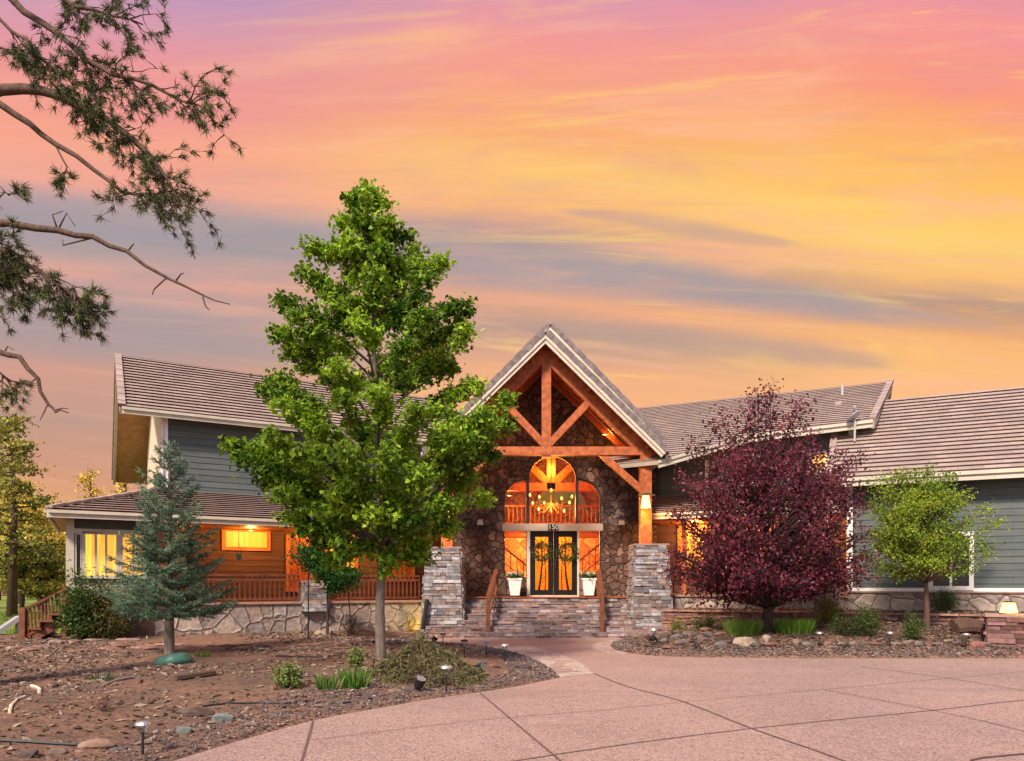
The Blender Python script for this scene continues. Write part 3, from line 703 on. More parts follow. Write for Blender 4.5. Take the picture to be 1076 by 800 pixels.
# ---- entrance steps and landing
steps = frpart('entry_steps', M['mortar'], house, [(-2.6, 4.9, -1.7, .25, .9, LAND - .03)], Fr((0, 26.0), 0, 1))
x0, x1 = pt(487, 600, 23.2).x, pt(664, 600, 23.2).x; xw0, xw1 = pt(440, 600, 22.0).x, pt(704, 600, 22.0).x
RISE = LAND / 7
for k in range(7):
    tr = MB(); rs = MB(); core = MB()
    y = 22.2 + .3 * k; z0, z1 = RISE * k, RISE * (k + 1); a, b = (xw0 + .15 * k, xw1 - .15 * k) if k < 2 else (x0 - .05, x1 + .05)
    if k == 6: a, b = x0 - .25, x1 + .25
    core.box(a + .02, b - .02, y + .03, 24.6, z0 - .1 if k == 0 else z0, z1 - .03)
    ledge_face(rs, (a, y + .03, z0), (b, y + .03, z0), (0, 0, RISE - .03), (0, -1, 0), (1.0, .82, .79), rows=(.045, .075), lens=(.12, .45))
    q = a; yb = y + .34 if k < 6 else 26.0
    while q < b - .01:
        l = min(random.uniform(.35, .8), b - q); g = random.uniform(.85, 1.1)
        tr.box8((q + l / 2, (y + yb) / 2 - .01, z1 - .015), (l / 2 - .004, 0, 0), (0, (yb - y) / 2 + .01, 0), (0, 0, .015), (g * .25, g * .185, g * .17)); q += l
    so_ = core.build('step', M['mortar'], house); rs.build('riser_stones', M['ledge'], so_); tr.build('tread_slabs', M['ledge'], so_)
lf_ = MB(); lf_.box(pt(487, 0, 25).x - 1.2, pt(664, 0, 25).x + 1.5, 24.4, 25.99, .2, LAND - .05); lf_.build('landing', M['mortar'], steps)
nz = MB(); nz.box(x0 - .25, x1 + .25, 24.0 - .06, 24.03, LAND + .002, LAND + .03); nz.build('landing_nosing', M['timber'], steps)

def handrail(px0, px1, label):
    a0 = pt(px0, 665, 22.3); a1 = pt(px1, 628, 24.3); xa, xb = a0.x, a1.x
    r = MB(); r.beam((xa, 22.3, 1.30), (xb, 24.5, 2.14), .13, .06); o = r.build('handrail', M['railwood'], house); o['label'] = label
    p = MB(); p.box(xa - .065, xa + .065, 22.24, 22.37, .0, 1.32); p.build('post', M['railwood'], o)
    p = MB(); p.box(xb - .065, xb + .065, 24.43, 24.56, LAND, 2.16); p.build('post', M['railwood'], o)
    p = MB(); p.beam((xa, 22.35, .95), (xb, 24.45, 1.80), .045, .06); p.beam((xa, 22.35, .60), (xb, 24.45, 1.45), .045, .06); p.build('lower_rail', M['railwood'], o)
handrail(513, 521.5, 'handrail on the left of the steps'); handrail(632.5, 630, 'handrail on the right of the steps')

# ---- entrance gable wall with its arched window
def ew(px, py): p = pt(px, py, EY); return (p.x, p.z)
wx0, wx1 = ew(484, 0)[0] - .55, ew(690, 0)[0]
axm, ztop = 1.30, 10.75
slope = math.tan(R(45.0))
outer = [(wx0, .5), (wx1, .5), (wx1, ztop - (wx1 - axm) * slope), (axm, ztop), (wx0, ztop - (axm - wx0) * slope)]
hole = [ew(529, 606.5), ew(529, 525)]
for k in range(9):
    t = math.pi / 2 * k / 8; hole.append(ew(553 - 24 * math.cos(t), 525 - 22 * math.sin(t)))
for k in range(0, 19):
    t = math.pi * k / 18; hole.append(ew(580.5 - 26 * math.cos(t), 503 - 25 * math.sin(t)))
for k in range(9):
    t = math.pi / 2 * k / 8; hole.append(ew(608 + 24 * math.sin(t), 525 - 22 * math.cos(t)))
hole += [ew(632, 606.5), ew(608.5, 606.5), (ew(608.5, 0)[0], LAND), (ew(553, 0)[0], LAND), ew(553, 606.5)]
hole = [h for i, h in enumerate(hole) if i == 0 or (abs(h[0] - hole[i - 1][0]) + abs(h[1] - hole[i - 1][1])) > 1e-4]
def holed(name, outer, hole, y0, th, m, parent, stz=.0):
    allp = outer + hole; tri = geometry.tessellate_polygon([[V3((x, z, 0)) for x, z in outer], [V3((x, z, 0)) for x, z in hole]])
    n = len(allp); vs = [(x, y0, z) for x, z in allp] + [(x, y0 + th, z) for x, z in allp]
    fs = [tuple(t) for t in tri] + [tuple(n + i for i in reversed(t)) for t in tri]
    for lo, cnt in ((0, len(outer)), (len(outer), len(hole))):
        for i in range(cnt): a, b = lo + i, lo + (i + 1) % cnt; fs.append((a, b, n + b, n + a))
    # the st attribute wraps the stone pattern round the reveals
    return meshobj(name, vs, fs, m, parent, np.ones((len(fs), 3)), [(x, z, y * 1.0) for x, y, z in vs])
ewall = holed('entry_wall', outer, hole, EY, .35, M['entrystone'], house); ewall['label'] = 'dark brown flagstone gable wall round the arched entrance window'
side = MB(); side.box(wx1 - .35, wx1, EY + .35, EY + 6.5, .5, ztop - (wx1 - axm) * slope); side.box(wx0, wx0 + .35, EY + .35, EY + 6.5, .5, ztop - (axm - wx0) * slope)
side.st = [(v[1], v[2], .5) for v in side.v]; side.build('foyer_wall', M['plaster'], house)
# window frame and panes
gw = MB(); hh = [(x, z) for x, z in hole[:-4]]
wpane = meshobj('window', [(x, EY + .16, z) for x, z in hole if True], [tuple(t) for t in geometry.tessellate_polygon([[V3((x, z, 0)) for x, z in hole]])], M['glass'], house)
wpane['label'] = 'tall arched entrance window glowing orange'
fr_ = MB()
for i in range(len(hole) - 4):
    a, b = hole[i], hole[i + 1]; fr_.beam((a[0], EY + .14, a[1]), (b[0], EY + .14, b[1]), .10, .075, up=(0, 1, 0))
for x in (554.5, 606.5):
    X, zt = ew(x, 502); fr_.box(X - .055, X + .055, EY + .08, EY + .20, LAND, zt + .05)
fr_.build('frame', M['bronze'], wpane)
hd = MB(); X0, z0 = ew(528, 558); X1, z1 = ew(633.5, 550.5); hd.box(X0, X1, EY - .05, EY + .22, z0, z1); hd.build('header', M['cream'], wpane)
sg = MB(); s0_, z0_ = ew(576, 557.6); s1_, z1_ = ew(587, 550.9); sg.box(s0_, s1_, EY - .075, EY - .052, z0_, z1_); sgo = sg.build('number_plate', M['iron'], wpane)
fc = bpy.data.curves.new('house_number', 'FONT'); fc.body = "150"; fc.size = .255; fc.extrude = .004; fc.align_x = 'CENTER'; fc.align_y = 'CENTER'
fo = bpy.data.objects.new('house_number', fc); COL.objects.link(fo); fo.location = ((s0_ + s1_) / 2, EY - .08, (z0_ + z1_) / 2); fo.rotation_euler = (R(90), 0, 0)
bpy.context.view_layer.update(); me = bpy.data.meshes.new_from_object(fo); bpy.data.objects.remove(fo)
n_o = bpy.data.objects.new('house_number', me); COL.objects.link(n_o); n_o.rotation_euler = (R(90), 0, 0); n_o.location = V3(((s0_ + s1_) / 2, EY - .08, (z0_ + z1_) / 2)) - house.location; me.materials.append(M['white']); n_o.parent = wpane
# double door
dx0, dx1 = ew(557, 0)[0], ew(606.5, 0)[0]; zt = ew(0, 558)[1]; dm = (dx0 + dx1) / 2
df = MB(); 
for a, b in ((ew(553.5, 0)[0], dx0), (dx1, ew(608.5, 0)[0])): df.box(a, b, EY - .03, EY + .25, LAND, zt + .01)
df.box(dx0, dx1, EY - .03, EY + .25, LAND - .02, LAND + .05)
dfo = df.build('door_frame', M['cream'], house)
for k, (a, b) in enumerate(((dx0, dm - .004), (dm + .004, dx1))):
    d = MB(); st_w = .19; z0 = LAND + .055; z1 = zt - .005; gz0, gz1 = LAND + .24, zt - .21; ga, gb = a + st_w, b - st_w
    d.box(a, ga, EY + .03, EY + .09, z0, z1); d.box(gb, b, EY + .03, EY + .09, z0, z1); d.box(ga, gb, EY + .03, EY + .09, z0, gz0); d.box(ga, gb, EY + .03, EY + .09, gz1, z1)
    do = d.build('door', M['iron'], house)
    g = MB(); g.box(ga, gb, EY + .07, EY + .08, gz0, gz1); g.build('glass_panel', M['amber'], do)
    t = MB(); cx = (ga + gb) / 2; sg_ = 1 if k else -1; Yt = EY + .05
    t.tube([(cx + .10 * sg_, Yt, gz0), (cx + .03 * sg_, Yt, gz0 + .5), (cx - .02 * sg_, Yt, gz0 + 1.0), (cx + .02 * sg_, Yt, gz1 - .1), (cx - .03, Yt, gz1)], [.045, .036, .03, .022, .015], 6)
    t.tube([(cx - .12 * sg_, Yt, gz0), (cx - .14 * sg_, Yt, gz0 + .7), (cx - .08 * sg_, Yt, gz0 + 1.3), (cx - .16 * sg_, Yt, gz1)], [.022, .016, .012, .008], 5)
    for q in range(13):
        zz = gz0 + .25 + q * .12; s2 = random.choice((-1, 1)); l = random.uniform(.14, .26)
        e = max(min(cx + s2 * l, gb), ga); t.tube([(cx, Yt, zz), ((cx + e) / 2, Yt, zz + .12), (e, Yt, min(zz + random.uniform(.18, .4), gz1))], [.013, .010, .006], 5)
    t.build('ironwork', M['iron'], do)
    h = MB(); hx = b - .07 if k == 0 else a + .07; h.tube([(hx, EY + .0, LAND + 1.0), (hx, EY - .03, LAND + 1.05), (hx, EY - .03, LAND + 1.3), (hx, EY + .0, LAND + 1.35)], .014, 6); h.build('handle', M['bronze'], do)

# ---- gable porch roof and the taller roof behind it
def gable(apx, z_ap, xr, xl, y0, y1, ang_ev, under, fh, board_m, deckt=.14):
    out = []
    for sgn, xe in ((1, xr), (-1, xl)):
        run = abs(xe - apx); ap = V3((apx, y0, z_ap)); ev = V3((xe, y0, z_ap - run * math.tan(R(ang_ev)))); up = (ap - ev).normalized()
        ax = V3((0, 1, 0)); nr = ax.cross(up); nr = nr if nr.z > 0 else -nr; L = (ap - ev).length
        p = (ev, ax, up, nr, L); r = roof(p, [(0, 0), (y1 - y0, 0), (y1 - y0, L), (0, L)], under, fascia=[(0, 1)], rake=[(0, 3)], deck=deckt, fh=.18, rk=(.13, .085, .02))
        f = MB()
        def band(h0, h1, yo, th):                      # board mitred at the apex
            f.prism([ev + nr * h0 + V3((0, yo, 0)), mit(ap, h0) + V3((0, yo, 0)), mit(ap, h1) + V3((0, yo, 0)), ev + nr * h1 + V3((0, yo, 0))], (0, th, 0))
        mit = lambda a, h: V3((a.x, a.y, a.z + h / math.cos(R(ang_ev))))
        band(-.06, -.06 - fh, -.07, .06); band(-.06, -.15, -.115, .042)
        f.build('barge_board', board_m, r); out.append((r, p))
    return out
Yf = 22.9
ap = pt(573, 350, Yf); er = pt(700.5, 475, Yf)
ang1 = math.degrees(math.atan2(ap.z - er.z, er.x - ap.x))
g1 = gable(ap.x, ap.z, er.x, 2 * ap.x - er.x, Yf, EY + .1, ang1, M['soffit'], .19, M['cream'])
Yg = 25.4; ap2 = pt(578, 342, Yg); er2 = pt(711, 478, Yg); ang2 = math.degrees(math.atan2(ap2.z - er2.z, er2.x - ap2.x))
g2 = gable(ap2.x, ap2.z, er2.x, 2 * ap2.x - er2.x, Yg, 34.0, ang2, M['soffit'], .17, M['cream'])
for (r, p) in g1 + g2:
    mb = MB(); O, ax, up, nr, L = p
    if up.x < 0:
        n = int((34 - O.y) / .4) if O.y > 25 else int((EY - O.y) / .4)
        for k in range(n): mb.box8((O + up * L) + ax * (.4 * k + .2) + V3((0, 0, .06 + .01 * (k % 2))), ax * .195, V3((.13, 0, 0)), V3((0, 0, .045)))
        mb.build('ridge_tiles', M['tile'], r)
# rafters under the porch roof
raf = MB()
for sgn, (r, p) in zip((1, -1), g1):
    O, ax, up, nr, L = p
    for y in (.62, 1.45, 2.3):
        a = O + ax * (y + .004 * sgn) - nr * .30; raf.beam(a + up * .05, a + up * (L - .02), .16, .28, up=nr)
    for t in (.55, 1.8, 3.2, 4.6):
        a = O + up * t - nr * .20; raf.beam(a + ax * .3, a + ax * (EY - Yf), .12, .12, up=nr)
raf.build('rafters', M['timber'], house)

# ---- timber truss
Yt = 23.5
truss = house
def tb(name, px0, py0, px1, py1, w, h, up=(0, 1, 0), Y=Yt):
    m = MB(); m.beam(pt(px0, py0, Y), pt(px1, py1, Y), w, h, up=up); return m.build(name, M['timber'], truss)
truss = tb('gable_truss', 463, 474.5, 688, 474.5, .27, .26)
tb('king_post', 574, 374, 574, 481, .30, .22)
tb('strut', 577, 467, 621, 420, .22, .20); tb('strut', 571, 467, 527, 420, .22, .20)
tb('knee_brace', 630, 476, 674, 515, .20, .18); tb('knee_brace', 518, 476, 474, 515, .20, .18)
tb('post', 678, 471, 678, 577, .36, .34); tb('post', 470, 471, 470, 577, .36, .34)
for sgn, (r, p) in zip((1, -1), g1):
    O, ax, up, nr, L = p; m = MB(); a = O + ax * (Yt - Yf + .004 * sgn) - nr * .34; m.beam(a + up * .35, a + up * (L - .02), .24, .38, up=nr); m.build('top_chord', M['timber'], truss)
sb = MB()
for x in (478, 668):
    X = pt(x, 0, 23.5).x; sb.beam((X, 23.6, pt(0, 474.5, 23.5).z), (X, EY, pt(0, 474.5, 23.5).z), .22, .26)
sb.build('side_beam', M['timber'], truss)

# ---- foyer seen through the arched window
fx0, fx1 = wx0 + .36, wx1 - .36; FY = 33.0
fm = MB(); fm.box(fx0, fx1, EY + .36, FY, LAND - .1, LAND); fm.build('foyer_floor', M['intwood'], house)
bw_ = MB(); bw_.box(fx0, fx1, FY, FY + .2, LAND, 10.2); bw_.build('foyer_back_wall', M['reflectstone'], house)
cx_, cz_ = pt(589, 536, FY - .1).x, pt(0, 536, FY - .1).z; aw = [(cx_ + 1.25 * math.cos(t), FY - .06, cz_ + 1.2 * math.sin(t)) for t in np.linspace(0, math.pi, 20)]
mb = MB(); mb.prism(aw, (0, .04, 0)); wf = mb.build('window', M['pale'], house)
mb = MB(); mb.tube(aw, .07, 6); mb.build('frame', M['timber'], wf)
bal = MB(); bal.box(fx0, fx1, 30.0, FY, 3.75, 4.10); balo = bal.build('balcony', M['timber'], house)
m = MB(); m.box(fx0, fx1, 29.96, 30.06, 4.85, 4.93); m.box(fx0, fx1, 29.98, 30.04, 4.12, 4.20); m.build('balcony_rail', M['timber'], balo)
pb_ = None; nb = 38
for k in range(nb):
    x = fx0 + (fx1 - fx0) * (k + .5) / nb
    if pb_ is None:
        m = MB(); m.lathe([(.02, 4.2), (.035, 4.3), (.02, 4.5), (.035, 4.7), (.02, 4.85)], (x, 30.01, 0), 8); pb_ = m.build('baluster', M['intwood'], balo); xb0 = x
    else:
        c = pb_.copy(); COL.objects.link(c); c.parent = balo; c.location = (x - xb0, 0, 0)
itr = MB(); Yi = 28.9
itr.beam(pt(470, 512, Yi), pt(690, 512, Yi), .3, .3); itr.beam(pt(579, 515, Yi), pt(579, 440, Yi), .34, .3, up=(0, 1, 0))
itr.beam(pt(579, 511, Yi), pt(532, 466, Yi), .28, .28, up=(0, 1, 0)); itr.beam(pt(579, 511, Yi), pt(626, 466, Yi), .28, .28, up=(0, 1, 0))
itr.build('foyer_truss', M['timber'], house)
for sg_ in (-1, 1):
    stp = MB(); cxf = (fx0 + fx1) / 2 + .1
    for k in range(12):
        x = cxf + sg_ * (.75 + k * .25); z = LAND + .2 * (k + 1); stp.box(min(x, x + sg_ * .27), max(x, x + sg_ * .27), 28.6, 29.9, z - .2, z)
    so_ = stp.build('interior_stair', M['intwood'], house)
    m = MB(); m.beam((cxf + sg_ * .75, 28.65, LAND + 1.05), (cxf + sg_ * 3.7, 28.65, LAND + 3.4), .06, .07); m.beam((cxf + sg_ * .75, 28.65, LAND + .45), (cxf + sg_ * 3.7, 28.65, LAND + 2.8), .04, .04)
    for k in range(12):
        x = cxf + sg_ * (.8 + k * .25); z = LAND + .2 * (k + 1); m.box(x - .018, x + .018, 28.63, 28.67, z, z + .92)
    m.build('stair_rail', M['railwood'], so_)

# ---- right wing
capr = 1.30
s5 = RF.s_at(891, 0)
base = frpart('foundation_wall', M['basestone'], house, [(-.3, s5, 0, .3, -.1, capr - .06)], RF, st=True); base['label'] = 'pale flagstone foundation wall under the right porch'
frpart('cap_stone', M['slab'], base, [(-.3, s5, -.06, .36, capr - .06, capr)], RF)
frpart('porch_floor', M['railwood'], house, [(-.3, s5, .36, 2.0, capr - .12, capr - .02)], RF)
b2 = frpart('foundation_wall', M['basestone'], house, [(s5, 16, -.06, .3, -.1, 1.40)], RF, st=True)
frpart('cap_stone', M['slab'], b2, [(s5 - .02, 16, -.11, .3, 1.40, 1.44)], RF)
siding('wall', RF, s5, 16, 0, 1.47, 4.75, M['siding'])
frpart('skirt_board', M['white'], house, [(s5, 16, -.035, .0, 1.445, 1.54)], RF)
frpart('corner_board', M['white'], house, [(s5 - .02, s5 + .13, -.045, .02, 1.54, 4.6), (s5 - .03, s5 - .005, -.03, 2.0, 1.3, 4.6)], RF)
window(RF, 980, 1018, 563.5, 616, 0, M['white'], M['darkglass'], .11, 1, label='white framed window in the right wing wall')
plr = roofplane(RF, -.6, 4.78, 4.0, 7.98); sl_ = RF.s_at(871, -.6)
rr = roof(plr, [(sl_, 0), (17, 0), (17, plr[4]), (sl_ + .2, plr[4])], M['cream'], fascia=[(0, 1)], rake=[(0, 3)], fh=.26)
plk = roofplane(RF, 8.6, 4.78, 4.0, 7.98); roof(plk, [(sl_, 0), (17, 0), (17, plk[4]), (sl_ + .2, plk[4])], M['cream'])
# upper storey behind
siding('wall', RF, -1.2, RF.s_at(896, 1.9), 1.9, 4.3, 6.75, M['siding'])
siding('wall', RF, -1.2, s5 - .05, 1.9, capr - .02, 4.3, M['brownsiding'])
sk = RF.s_at(897, 1.9); frpart('corner_board', M['cream'], house, [(sk - .16, sk + .04, 1.80, 1.88, 5.4, 6.6)], RF)
plu = roofplane(RF, 1.35, 6.78, 6.5, 9.22)
up_ = [unproj(plu, *p) for p in [(917, 441), (788, 457), (692, 484)]]
rg = [unproj(plu, *p) for p in [(676, 430), (936, 401)]]
poly = [(up_[2][0] - 1.5, up_[2][1] - .15), up_[2], up_[1], up_[0], (rg[1][0], plu[4]), (rg[0][0] - 3, plu[4])]
ur = roof(plu, poly, M['cream'], fascia=[(1, 2), (2, 3)], rake=[(3, 4)], fh=.24, th=.032)
rakeboard(plu, poly[3], poly[4], .26, ur, M['cream'])
plv = roofplane(RF, 11.6, 6.78, 6.5, 9.22); vr = roof(plv, [(-3, 0), (rg[1][0] - .3, 0), (rg[1][0], plv[4]), (-3, plv[4])], M['soffit2'])
rakeboard(plv, (rg[1][0] - .3, 0), (rg[1][0], plv[4]), .26, vr, M['cream'])
gwm = MB(); q0 = sk - .05; gwm.prism([RF.P(q0, 1.95, 4.5), RF.P(q0, 11, 4.5), RF.P(q0, 11, 6.7), RF.P(q0, 6.5, 9.0), RF.P(q0, 1.95, 6.7)], RF.a * -.2); gwm.build('gable_wall', M['stucco'], house)
# porch roof right of the entrance
plp = roofplane(RF, -.55, 3.98, 1.9, 4.80)
roof(plp, [(-.5, 0), (s5 - .2, 0), (s5 - .2, plp[4]), (-.5, plp[4])], M['soffit'], fascia=[(0, 1)], fh=.2)
frpart('porch_ceiling', M['soffit'], house, [(-.3, s5 - .2, -.2, 1.85, 3.76, 3.80)], RF, st=True)
frpart('porch_post', M['timber'], house, [(.75, .9, .08, .23, capr, 3.78)], RF)
frpart('porch_post', M['timber'], house, [(4.9, 5.08, .08, .26, capr, 3.78)], RF)
railing(RF, .2, 4.75, .12, capr, .84, 'brown railing of the right porch')
pc = RF.P(5.15, .16, 0); pier('stone_pier', pc.x, pc.y, .62, .58, capr - .2, capr + .62, math.atan2(RF.a.y, RF.a.x))
window(RF, 745, 790, 486, 520, 1.9, M['white'], M['skyglass'], .12, 2, label='upper window reflecting the evening sky')
window(RF, 852, 868, 478, 496, 1.9, M['white'], M['litpane2'], .10, 0)
window(RF, 716, 740, 556, 600, 1.9, M['intwood'], M['litpane2'], .12, 1)
window(RF, 838, 868, 556, 600, 1.9, M['intwood'], M['litpane2'], .12, 1)
window(RF, 770, 800, 556, 606, 1.9, M['intwood'], M['timber'], .12, 1)
# ------------------------------------------------------------------ lamps
def point(name, loc, e, col=(1, .52, .16), r=.12, parent=None):
    l = bpy.data.lights.new(name, 'POINT'); l.energy = e; l.color = col; l.shadow_soft_size = r
    o = bpy.data.objects.new(name, l); COL.objects.link(o); o.location = loc
    if parent is not None: o.parent = parent; o.location = V3(loc) - wloc(parent)
    return o
# chandelier
M['antler'] = mat('brown_antler', (.11, .05, .016), (.07, .03, .01), 8, .7)
cc = pt(579, 526, 28.0)
ch = thing('chandelier', cc, 'antler chandelier with glowing bulbs behind the arched entrance window', 'chandelier')
m = MB(); m.tube([cc + V3((0, 0, .2)), cc + V3((0, 0, 3.2))], .02, 6); m.build('hanging_rod', M['bronze'], ch)
k = 0
for x, y in [(579, 517), (567, 523), (591, 524), (572, 530), (586, 531), (560, 530), (599, 529), (566, 537), (593, 538), (557, 521), (602, 522), (579, 538)]:
    dy = random.uniform(-.5, .5); p = pt(x, y, 28.0) + V3((0, dy, 0)); b = cc + V3((0, 0, -.1))
    mid = b.lerp(p, .55) + V3((0, 0, -.20))
    m = MB(); m.tube([b, mid, p + V3((0, 0, -.05)), p + (p - b) * .18 + V3((0, 0, .12))], [.022, .018, .014, .004], 6)
    m.tube([mid, mid + V3((random.uniform(-.1, .1), random.uniform(-.1, .1), .28))], [.022, .004], 5)
    ao = m.build('antler', M['antler'], ch)
    m = MB(); m.lathe([(.012, 0), (.035, .03), (.045, .06), (.02, .11), (.004, .13)], p, 8); m.build('bulb', M['bulb'], ao)
point('chandelier_light', cc + V3((0, -.2, -.3)), 420, (1, .34, .05), .35, ch)
point('chandelier_light', cc + V3((0, .6, 1.3)), 300, (1, .32, .05), .35, ch)
def downlight(x, y, z, e, label, col=(1, .42, .09)):
    t = thing('ceiling_lamp', (x, y, z), label, 'ceiling lamp', 'lamps under the porch and foyer ceilings')
    m = MB(); m.lathe([(.02, .0), (.09, -.01), (.10, -.05), (.085, -.05)], (x, y, z), 12); m.build('lamp_ring', M['bronze'], t)
    m = MB(); m.lathe([(.08, -.03), (.078, -.055), (.02, -.065)], (x, y, z), 12); m.build('lamp_shade', M['lampglass'], t)
    point('lamp_light', (x, y, z - .16), e, col, .1, t)
for s, e in ((.9, 80), (3.0, 80), (5.2, 75), (7.2, 50)):
    p = LF.P(s, 1.5, 3.39); downlight(p.x, p.y, p.z, e, 'small round warm lamp under the left porch ceiling')
for s, e in ((1.0, 150), (3.2, 160), (5.0, 100)):
    p = RF.P(s, 1.1, 3.75); downlight(p.x, p.y, p.z, e, 'small round warm lamp under the right porch ceiling')
downlight(1.3, 30.8, 3.74, 620, 'added warm fill lamp under the foyer balcony', (1, .48, .09))  # unseen fill lamp, added to brighten the amber door glass from behind
downlight(pt(535, 520, 29).x, 29.2, pt(0, 519, 29).z, 60, 'small glowing lamp high on the left inside the arched window')
for x_, sd_ in ((-1.05, 'left'), (3.2, 'right')):
    downlight(x_, 24.9, 6.85, 24, 'small warm lamp high under the %s slope of the entrance gable' % sd_, (1, .40, .08))
# wall lanterns
def wall_lantern(x, y, label):
    p = pt(x, y, EY - .02); t = thing('wall_lantern', p, label, 'wall lantern', 'wall lanterns beside the entrance')
    m = MB(); m.box(p.x - .07, p.x + .07, EY - .04, EY + .0, p.z - .15, p.z + .22); m.tube([p + V3((0, -.02, .16)), p + V3((0, -.14, .24)), p + V3((0, -.2, .18))], .018, 6); m.build('bracket', M['bronze'], t)
    c = p + V3((0, -.2, 0)); m = MB(); m.lathe([(.22, .06), (.20, .09), (.10, .14), (.03, .19), (.01, .22)], c, 4, ph=math.pi / 4); m.build('cap', M['bronze'], t)
    m = MB(); m.lathe([(.12, .055), (.16, -.15)], c, 4, ph=math.pi / 4); m.build('lamp_glass', M['frost'], t)
    m = MB(); m.lathe([(.165, -.15), (.165, -.18)], c, 4, ph=math.pi / 4); m.build('base_ring', M['bronze'], t)
wall_lantern(505, 548, 'dark lantern on the stone wall left of the arched window'); wall_lantern(652, 548, 'dark lantern on the stone wall right of the arched window')
def post_lantern(x, y, label, e):
    p = pt(x, y, 23.16); t = thing('post_lantern', p, label, 'post lantern', 'lit lanterns on the timber posts')
    m = MB(); m.lathe([(.36, .20), (.34, .23), (.1, .28), (.02, .30)], p, 4, ph=math.pi / 4); m.build('cap', M['bronze'], t)
    m = MB(); m.lathe([(.13, .20), (.19, -.19)], p, 4, ph=math.pi / 4); m.build('lamp_glass', M['lampglass'], t)
    m = MB(); m.lathe([(.2, -.19), (.2, -.22)], p, 4, ph=math.pi / 4); m.build('base_ring', M['bronze'], t)
    point('lantern_light', p + V3((0, -.32, -.1)), e, (1, .45, .08), .12, t); point('lantern_light', p + V3((0, -.10, -.34)), e * .6, (1, .45, .08), .06, t)
post_lantern(678.5, 528, 'glowing lantern on the right timber post above its stone column', 48); post_lantern(469, 538, 'glowing lantern on the left timber post half hidden by maple leaves', 40)
# low uplight washing the foundation wall
def spotlight(x, y, label, lit=None, s=1.0, tilt=.7, dirx=.3):
    p = pg(x, y); t = thing('garden_spotlight', p, label, 'spotlight', None)
    m = MB(); m.tube([p + V3((0, 0, -.05)), p + V3((0, 0, .10 * s))], .012 * s, 6); m.build('stake', M['plastic_black'], t)
    d = V3((dirx, -.25, tilt)).normalized(); c = p + V3((0, 0, .12 * s))
    m = MB(); m.tube([c - d * .10 * s, c - d * .06 * s, c + d * .06 * s], [.035 * s, .06 * s, .075 * s], 10); b = m.build('lamp_head', M['plastic_black'], t)
    m = MB(); m.tube([c + d * .058 * s, c + d * .066 * s], [.066 * s, .066 * s], 10); m.build('lens', lit or M['steel'], b)
    return p
p = LF.P(.35, -.65, 0); z = H(p.x, p.y); q = thing('garden_spotlight', (p.x, p.y, z), 'small uplight by the foot of the left stone column washing the wall yellow', 'spotlight')
m = MB(); m.tube([(p.x, p.y, z), (p.x, p.y, z + .1)], .05, 8); m.build('lamp_head', M['plastic_black'], q)
sp = bpy.data.lights.new('uplight', 'SPOT'); sp.energy = 42; sp.color = (1, .72, .08); sp.spot_size = R(110); sp.shadow_soft_size = .05
o = bpy.data.objects.new('uplight', sp); COL.objects.link(o); o.parent = q; o.location = (0, 0, .14); o.rotation_euler = (LF.n * 1.0 + V3((-.5, 0, .5))).to_track_quat('-Z', 'Y').to_euler()
m = MB(); dp = pt(449, 630, 22.7); m.tube([dp, pt(444, 662, 22.6)], .07, 8); tag(m.build('downpipe', M['plastic_black']), 'black pipe leaning against the left stone column', 'pipe')

# stone lamp pillar on the right
pp = pg(1066, 690); Yp = pp.y + .55; zt = CAMZ + (HY - 649) / F * (Yp - .5)
pil = thing('lamp_pillar', (pp.x + .1, Yp, 0), 'low red stone pillar with a flat cap at the right edge', 'pillar')
pier('pillar_core', pp.x + .40, Yp, 1.12, 1.10, -.05, zt, -.58, pil, (.62, .36, .32), capo=.05, lens=(.2, .6))
lp = V3((pt(1060, 0, Yp - .15).x, Yp - .15, zt + .06))
t = thing('pillar_lantern', lp, 'glowing trapezoid lantern standing on the low stone pillar', 'lantern')
m = MB(); m.lathe([(.20, 0), (.205, .02), (.20, .03)], lp, 4, ph=math.pi / 4); m.build('base', M['bronze'], t)
m = MB(); m.lathe([(.185, .03), (.125, .27)], lp, 4, ph=math.pi / 4); m.build('lamp_glass', M['lampglass'], t)
m = MB(); m.lathe([(.14, .27), (.14, .29), (.03, .31)], lp, 4, ph=math.pi / 4); m.build('cap', M['bronze'], t)
point('lantern_light', lp + V3((0, -.33, .16)), 16, (1, .45, .08), .08, t)

